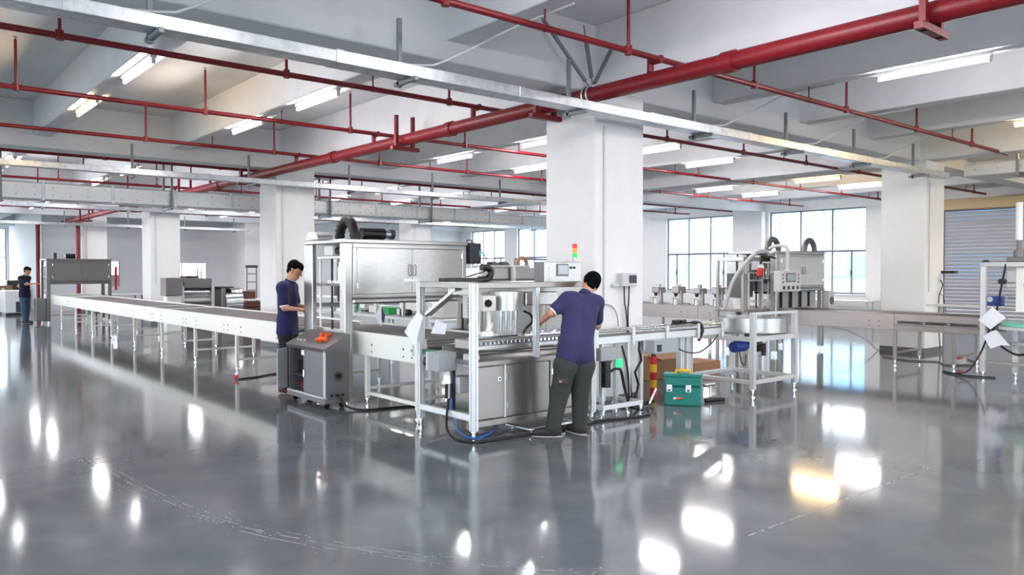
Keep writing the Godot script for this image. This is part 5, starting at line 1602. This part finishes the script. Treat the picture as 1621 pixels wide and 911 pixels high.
# ---------------------------------------------------------------- people: smooth bodies from tapered bones
func flesh(s: SurfaceTool, bones: Array, cell: float, k: float) -> void:
	var lo := Vector3.INF
	var hi := -Vector3.INF
	for b in bones:
		var r: float = maxf(b[2], b[3]) + k + cell * 3.0
		for p in [b[0], b[1]]:
			lo = lo.min(p - Vector3.ONE * r)
			hi = hi.max(p + Vector3.ONE * r)
	var n := Vector3i(((hi - lo) / cell).ceil()) + Vector3i.ONE
	var f := PackedFloat32Array()
	f.resize(n.x * n.y * n.z)
	f.fill(10.0)
	var sx := 1
	var sy := n.x
	var sz := n.x * n.y
	for b in bones:
		var p0: Vector3 = b[0]
		var p1: Vector3 = b[1]
		var r0: float = b[2]
		var r1: float = b[3]
		var d := p1 - p0
		var l2 := maxf(d.length_squared(), 1e-9)
		var pad := maxf(r0, r1) + k + cell * 2.0
		var i0 := Vector3i(((p0.min(p1) - Vector3.ONE * pad - lo) / cell).floor()).max(Vector3i.ZERO)
		var i1 := Vector3i(((p0.max(p1) + Vector3.ONE * pad - lo) / cell).ceil()).min(n - Vector3i.ONE)
		for z in range(i0.z, i1.z + 1):
			for y in range(i0.y, i1.y + 1):
				var at := z * sz + y * sy
				for x in range(i0.x, i1.x + 1):
					var q := lo + Vector3(x, y, z) * cell - p0
					var t := clampf(q.dot(d) / l2, 0.0, 1.0)
					var v := (q - d * t).length() - lerpf(r0, r1, t)
					var o := f[at + x]
					var h := maxf(k - absf(o - v), 0.0) / k
					f[at + x] = minf(o, v) - h * h * k * 0.25
	var vid := {}
	var pos := PackedVector3Array()
	var nor := PackedVector3Array()
	var corner: Array[int] = [0, sx, sy, sx + sy, sz, sx + sz, sy + sz, sx + sy + sz]
	var cpos: Array[Vector3] = [Vector3(0, 0, 0), Vector3(1, 0, 0), Vector3(0, 1, 0), Vector3(1, 1, 0), Vector3(0, 0, 1), Vector3(1, 0, 1), Vector3(0, 1, 1), Vector3(1, 1, 1)]
	var edges: Array[Vector2i] = [Vector2i(0, 1), Vector2i(2, 3), Vector2i(4, 5), Vector2i(6, 7), Vector2i(0, 2), Vector2i(1, 3), Vector2i(4, 6), Vector2i(5, 7), Vector2i(0, 4), Vector2i(1, 5), Vector2i(2, 6), Vector2i(3, 7)]
	var near := cell * 1.9
	for z in n.z - 1:
		for y in n.y - 1:
			for x in n.x - 1:
				var at := z * sz + y * sy + x
				if absf(f[at]) > near:
					continue
				var inside := 0
				for c in 8:
					if f[at + corner[c]] < 0.0:
						inside += 1
				if inside == 0 or inside == 8:
					continue
				var sum := Vector3.ZERO
				var cnt := 0
				for e in edges:
					var va := f[at + corner[e.x]]
					var vb := f[at + corner[e.y]]
					if (va < 0.0) != (vb < 0.0):
						sum += cpos[e.x].lerp(cpos[e.y], va / (va - vb))
						cnt += 1
				sum /= cnt
				var g := Vector3(f[at + sx] - f[at] + f[at + sx + sy + sz] - f[at + sy + sz], f[at + sy] - f[at] + f[at + sx + sy + sz] - f[at + sx + sz], f[at + sz] - f[at] + f[at + sx + sy + sz] - f[at + sx + sy])
				vid[at] = pos.size()
				pos.append(lo + (Vector3(x, y, z) + sum) * cell)
				nor.append(g.normalized())
	for at in vid:
		for ax in 3:
			var st: int = [sx, sy, sz][ax]
			if (f[at] < 0.0) == (f[at + st] < 0.0):
				continue
			var u: int = [sy, sz, sx][ax]
			var w: int = [sz, sx, sy][ax]
			if vid.has(at - u) and vid.has(at - w) and vid.has(at - u - w):
				var i0: int = vid[at]
				var i1: int = vid[at - u]
				var i2: int = vid[at - u - w]
				var i3: int = vid[at - w]
				tri(s, pos[i0], pos[i1], pos[i2], nor[i0], nor[i1], nor[i2])
				tri(s, pos[i0], pos[i2], pos[i3], nor[i0], nor[i2], nor[i3])

func hand(s: SurfaceTool, wrist: Vector3, dir: Vector3, palm: Vector3, side: float, size := 1.0, cell := 0.0035) -> void:
	# dir: along the hand; palm: palm normal; side: +1 or -1 for the thumb's side
	var w := dir.cross(palm).normalized() * side
	var bones := []
	bones.append([wrist, wrist + dir * 0.045 * size, 0.026 * size, 0.024 * size])
	for i in 4:
		var off := w * (0.027 - 0.018 * i) * size
		var root := wrist + dir * 0.085 * size + off
		bones.append([wrist + dir * 0.02 * size + off * 0.6, root, 0.016 * size, 0.0125 * size])
		var ln: float = [0.040, 0.046, 0.043, 0.033][i] * size
		var d1 := (dir + palm * 0.35).normalized()
		var d2 := (dir * 0.5 + palm * 0.85).normalized()
		bones.append([root, root + d1 * ln, 0.0105 * size, 0.0095 * size])
		bones.append([root + d1 * ln, root + d1 * ln + d2 * ln * 0.85, 0.0095 * size, 0.008 * size])
	var tr := wrist + dir * 0.03 * size + w * 0.026 * size
	var td := (dir * 0.7 + w * 0.6 + palm * 0.4).normalized()
	bones.append([tr, tr + td * 0.045 * size, 0.0135 * size, 0.0115 * size])
	bones.append([tr + td * 0.045 * size, tr + td * 0.045 * size + (dir * 0.8 + palm * 0.5).normalized() * 0.03 * size, 0.0112 * size, 0.009 * size])
	flesh(s, bones, cell, 0.006 * size)

func person(label: String, J: Dictionary, L: Dictionary) -> void:
	# J: joints; L: looks (shirt, trousers, shoe materials; fw = facing; hf = head facing; cell)
	var at := Vector3((J.lan.x + J.ran.x) / 2, 0, (J.lan.z + J.ran.z) / 2)
	var t := thing("person", label, "person", at)
	var cell: float = L.cell
	var fw: Vector3 = L.fw
	var hf: Vector3 = L.hf
	var hu: Vector3 = L.hu
	var hr := hf.cross(hu).normalized()
	var hd: Vector3 = J.head
	# skin
	var bones := []
	for q in [["lsh", "lel", 0.044, 0.036], ["lel", "lwr", 0.037, 0.025], ["rsh", "rel", 0.044, 0.036], ["rel", "rwr", 0.037, 0.025], ["lhip", "lkn", 0.065, 0.048], ["lkn", "lan", 0.045, 0.032], ["rhip", "rkn", 0.065, 0.048], ["rkn", "ran", 0.045, 0.032], ["lhip", "rhip", 0.08, 0.08], ["pelvis", "chest", 0.075, 0.07], ["chest", "neck", 0.06, 0.052], ["lsh", "chest", 0.035, 0.05], ["rsh", "chest", 0.035, 0.05]]:
		bones.append([J[q[0]], J[q[1]], q[2], q[3]])
	bones.append([J.neck, hd - hu * 0.06, 0.056, 0.052])
	var s := ns()
	flesh(s, bones, cell, 0.03)
	# head
	var hb := []
	hb.append([hd + hu * 0.035 - hf * 0.02, hd + hu * 0.03 + hf * 0.015, 0.083, 0.08])
	hb.append([hd + hf * 0.025 - hu * 0.02, hd + hf * 0.04 - hu * 0.075, 0.066, 0.046])
	hb.append([hd - hu * 0.05 - hf * 0.01, J.neck, 0.056, 0.054])
	hb.append([hd + hf * 0.088 + hu * 0.015, hd + hf * 0.108 - hu * 0.022, 0.009, 0.014])
	hb.append([hd + hf * 0.082 - hu * 0.06 - hr * 0.018, hd + hf * 0.082 - hu * 0.06 + hr * 0.018, 0.009, 0.009])
	for e in [-1.0, 1.0]:
		hb.append([hd + hr * (e * 0.079) + hu * 0.02 - hf * 0.012, hd + hr * (e * 0.077) - hu * 0.022 - hf * 0.004, 0.014, 0.01])
		hb.append([hd + hf * 0.078 + hu * 0.028 + hr * (e * 0.02), hd + hf * 0.072 + hu * 0.026 + hr * (e * 0.045), 0.012, 0.01])
	flesh(s, hb, minf(cell, 0.007), 0.012)
	# hands
	for e in [["lel", "lwr", "lpalm", -1.0], ["rel", "rwr", "rpalm", 1.0]]:
		var d: Vector3 = (J[e[1]] - J[e[0]]).normalized()
		var pn: Vector3 = L[e[2]]
		pn = (pn - d * pn.dot(d)).normalized()
		hand(s, J[e[1]], d, pn, e[3], 1.0, maxf(0.0035, cell * 0.35))
	part("body", s, L.skin, t)
	# eyes
	s = ns()
	for e in [-1.0, 1.0]:
		lathe(s, hd + hf * 0.081 + hu * 0.012 + hr * (e * 0.032), [Vector2(0, -0.007), Vector2(0.008, 0), Vector2(0, 0.007)], 8)
	part("eyes", s, M["black_plastic"], t)
	# hair
	s = ns()
	hb = []
	hb.append([hd + hu * 0.055 - hf * 0.028, hd + hu * 0.062 + hf * 0.03, 0.086, 0.068])
	hb.append([hd + hu * 0.02 - hf * 0.045, hd - hu * 0.03 - hf * 0.055, 0.07, 0.045])
	for e in [-1.0, 1.0]:
		hb.append([hd + hu * 0.045 + hr * (e * 0.04), hd + hu * 0.012 + hr * (e * 0.052) - hf * 0.02, 0.05, 0.034])
	flesh(s, hb, minf(cell, 0.008), 0.02)
	part("hair", s, M["hair"], t)
	# shirt: torso, hem and short sleeves
	s = ns()
	bones = []
	var ls: Vector3 = J.lsh
	var rs: Vector3 = J.rsh
	var ch: Vector3 = J.chest
	var pv: Vector3 = J.pelvis
	var sd: Vector3 = (J.rhip - J.lhip).normalized()
	bones.append([ls, rs, 0.066, 0.066])
	bones.append([ls.lerp(rs, 0.2), pv - sd * 0.075, 0.088, 0.098])
	bones.append([ls.lerp(rs, 0.8), pv + sd * 0.075, 0.088, 0.098])
	bones.append([ch + fw * 0.03, pv + fw * 0.02, 0.105, 0.105])
	bones.append([ch, J.neck.lerp(ch, 0.12), 0.1, 0.066])
	var hem: float = L.hem
	bones.append([pv - sd * 0.08, pv - sd * 0.085 - Vector3.UP * hem, 0.104, 0.115])
	bones.append([pv + sd * 0.08, pv + sd * 0.085 - Vector3.UP * hem, 0.104, 0.115])
	bones.append([pv, pv - Vector3.UP * (hem - 0.03), 0.11, 0.118])
	for e in [["lsh", "lel"], ["rsh", "rel"]]:
		bones.append([J[e[0]], J[e[0]].lerp(J[e[1]], 0.72), 0.068, 0.064])
	flesh(s, bones, cell, 0.045)
	var sh := part("shirt", s, L.shirt, t)
	s = ns()
	for e in [["lsh", "lel"], ["rsh", "rel"]]:
		var d: Vector3 = (J[e[1]] - J[e[0]]).normalized()
		var c: Vector3 = J[e[0]].lerp(J[e[1]], 0.72) + d * 0.052
		s = ns()
		cyl(s, c - d * 0.008, c + d * 0.008, 0.058, 0.056, 18, false)
		part("cuff_stripe", s, M["trim_white"], sh)
	var nd: Vector3 = (hd - J.neck).normalized()
	s = ns()
	cyl(s, J.neck + nd * 0.022, J.neck + nd * 0.03, 0.067, 0.065, 18, false)
	part("collar_stripe", s, M["trim_white"], sh)
	s = ns()
	cyl(s, J.neck - nd * 0.04, J.neck + nd * 0.032, 0.074, 0.064, 18, false)
	part("collar", s, L.shirt, sh)
	# trousers
	s = ns()
	bones = []
	var bag: float = L.bag
	bones.append([J.lhip, J.rhip, 0.085, 0.085])
	for e in ["l", "r"]:
		bones.append([J[e + "hip"], J[e + "hip"].lerp(J[e + "kn"], 0.35), 0.082, 0.1 * bag])
		bones.append([J[e + "hip"].lerp(J[e + "kn"], 0.35), J[e + "kn"], 0.1 * bag, 0.08 * bag])
		bones.append([J[e + "kn"], J[e + "an"] + Vector3.UP * 0.01, 0.08 * bag, 0.068 * bag])
	flesh(s, bones, cell, 0.035)
	var tr := part("trousers", s, L.trousers, t)
	if L.has("patch"):
		s = ns()
		var pc: Vector3 = L.patch
		var pn := Vector3(-pc.x, 0, -pc.z).normalized()
		var px := Vector3.UP.cross(pn)
		obox(s, pc, px, Vector3.UP, pn, Vector3(0.055, 0.022, 0.006), 0.004)
		part("pocket_flap", s, L.trousers, tr)
		s = ns()
		obox(s, pc + pn * 0.007 - px * 0.02, px, Vector3.UP, pn, Vector3(0.014, 0.01, 0.002), 0.001)
		part("pocket_badge", s, M["cardboard"], tr)
	# shoes
	for e in ["l", "r"]:
		s = ns()
		var an: Vector3 = J[e + "an"]
		var fd: Vector3 = L[e + "foot"]
		var g := Vector3(an.x, 0.0, an.z)
		flesh(s, [[g - fd * 0.05 + Vector3.UP * 0.05, g + fd * 0.06 + Vector3.UP * 0.045, 0.042, 0.042], [g + fd * 0.06 + Vector3.UP * 0.045, g + fd * 0.17 + Vector3.UP * 0.035, 0.042, 0.032], [an - Vector3.UP * 0.01, g + Vector3.UP * 0.05, 0.042, 0.045]], minf(cell, 0.01), 0.02)
		var so := part("shoe", s, L.shoe, t)
		s = ns()
		var sdn := fd.cross(Vector3.UP)
		var poly := PackedVector2Array()
		for i in 20:
			var q := TAU * i / 20.0
			poly.append(Vector2(0.055 + cos(q) * 0.155, sin(q) * (0.048 - 0.006 * cos(q))))
		prism(s, poly, g + Vector3.UP * 0.002, fd, sdn, 0.018)
		part("sole", s, M["sole"], so)

func build_people() -> void:
	var f1 := V(0.25, 0, 0.97).normalized()
	person("man in purple polo and dark olive trousers bending into the packing machine", {
		"pelvis": V(5.27, 0.86, 5.33), "chest": V(5.43, 1.16, 5.42), "neck": V(5.55, 1.355, 5.48), "head": V(5.675, 1.455, 5.53),
		"lsh": V(5.30, 1.315, 5.48), "lel": V(5.13, 1.19, 5.52), "lwr": V(5.215, 1.07, 5.79), "rsh": V(5.66, 1.275, 5.42), "rel": V(5.77, 1.04, 5.52), "rwr": V(5.64, 1.06, 5.69),
		"lhip": V(5.18, 0.82, 5.34), "rhip": V(5.37, 0.81, 5.30), "lkn": V(5.14, 0.45, 5.40), "rkn": V(5.37, 0.45, 5.36), "lan": V(5.10, 0.09, 5.46), "ran": V(5.38, 0.09, 5.38)},
		{"fw": f1, "hf": V(0.35, -0.35, 0.87).normalized(), "hu": V(0.55, 0.78, 0.1).normalized(), "cell": 0.012, "bag": 1.12, "patch": V(5.072, 0.55, 5.30), "skin": M["skin"], "shirt": M["shirt_purple"], "trousers": M["trousers_olive"], "shoe": M["shoe"], "hem": 0.09, "lpalm": V(0.5, -0.5, 0.5), "rpalm": V(-0.5, -0.7, 0.2), "lfoot": V(-0.75, 0, 0.66).normalized(), "rfoot": V(0.05, 0, 0.99).normalized()})
	var f2 := V(0.72, 0, -0.69).normalized()
	var s2 := f2.cross(Vector3.UP)
	var c2 := V(4.30, 0, 9.72)
	var up := Vector3.UP
	person("man in navy polo standing in profile behind the control console", {
		"pelvis": c2 + up * 0.95, "chest": c2 + up * 1.24 + f2 * 0.0, "neck": c2 + up * 1.46 + f2 * 0.04, "head": c2 + up * 1.60 + f2 * 0.10,
		"rsh": c2 + up * 1.38 + s2 * 0.19, "rel": c2 + up * 1.12 + s2 * 0.22 + f2 * 0.04, "rwr": c2 + up * 1.10 + s2 * 0.15 + f2 * 0.2, "lsh": c2 + up * 1.38 - s2 * 0.19, "lel": c2 + up * 1.12 - s2 * 0.22 + f2 * 0.05, "lwr": c2 + up * 1.12 - s2 * 0.12 + f2 * 0.2,
		"lhip": c2 + up * 0.9 - s2 * 0.09, "rhip": c2 + up * 0.9 + s2 * 0.09, "lkn": c2 + up * 0.48 - s2 * 0.1 + f2 * 0.02, "rkn": c2 + up * 0.48 + s2 * 0.1 + f2 * 0.02, "lan": c2 + up * 0.09 - s2 * 0.1, "ran": c2 + up * 0.09 + s2 * 0.1},
		{"fw": f2, "hf": (f2 * 0.88 - up * 0.42).normalized(), "hu": (up * 0.9 + f2 * 0.42).normalized(), "cell": 0.013, "bag": 0.95, "skin": M["skin"], "shirt": M["shirt_navy"], "trousers": M["trousers_dark"], "shoe": M["shoe_brown"], "hem": 0.14, "lpalm": -up, "rpalm": -up, "lfoot": f2, "rfoot": f2})
	var f3 := V(0.75, 0, -0.66).normalized()
	var s3 := f3.cross(Vector3.UP)
	var c3 := V(3.85, 0, 27.75)
	person("far worker in dark shirt and jeans at the far tunnel", {
		"pelvis": c3 + up * 0.95, "chest": c3 + up * 1.25, "neck": c3 + up * 1.46 + f3 * 0.03, "head": c3 + up * 1.60 + f3 * 0.09,
		"rsh": c3 + up * 1.38 + s3 * 0.19, "rel": c3 + up * 1.2 + s3 * 0.2 + f3 * 0.2, "rwr": c3 + up * 1.22 + s3 * 0.15 + f3 * 0.4, "lsh": c3 + up * 1.38 - s3 * 0.19, "lel": c3 + up * 1.14 - s3 * 0.2 - f3 * 0.32, "lwr": c3 + up * 0.98 - s3 * 0.14 - f3 * 0.12,
		"lhip": c3 + up * 0.9 - s3 * 0.09, "rhip": c3 + up * 0.9 + s3 * 0.09, "lkn": c3 + up * 0.48 - s3 * 0.1 + f3 * 0.02, "rkn": c3 + up * 0.48 + s3 * 0.1 + f3 * 0.02, "lan": c3 + up * 0.09 - s3 * 0.1 - f3 * 0.02, "ran": c3 + up * 0.09 + s3 * 0.1 + f3 * 0.05},
		{"fw": f3, "hf": (f3 * 0.95 - up * 0.25).normalized(), "hu": (up * 0.96 + f3 * 0.25).normalized(), "cell": 0.02, "bag": 0.92, "skin": M["skin"], "shirt": M["shirt_dark"], "trousers": M["jeans"], "shoe": M["shoe"], "hem": 0.1, "lpalm": s3, "rpalm": -up, "lfoot": f3, "rfoot": f3})
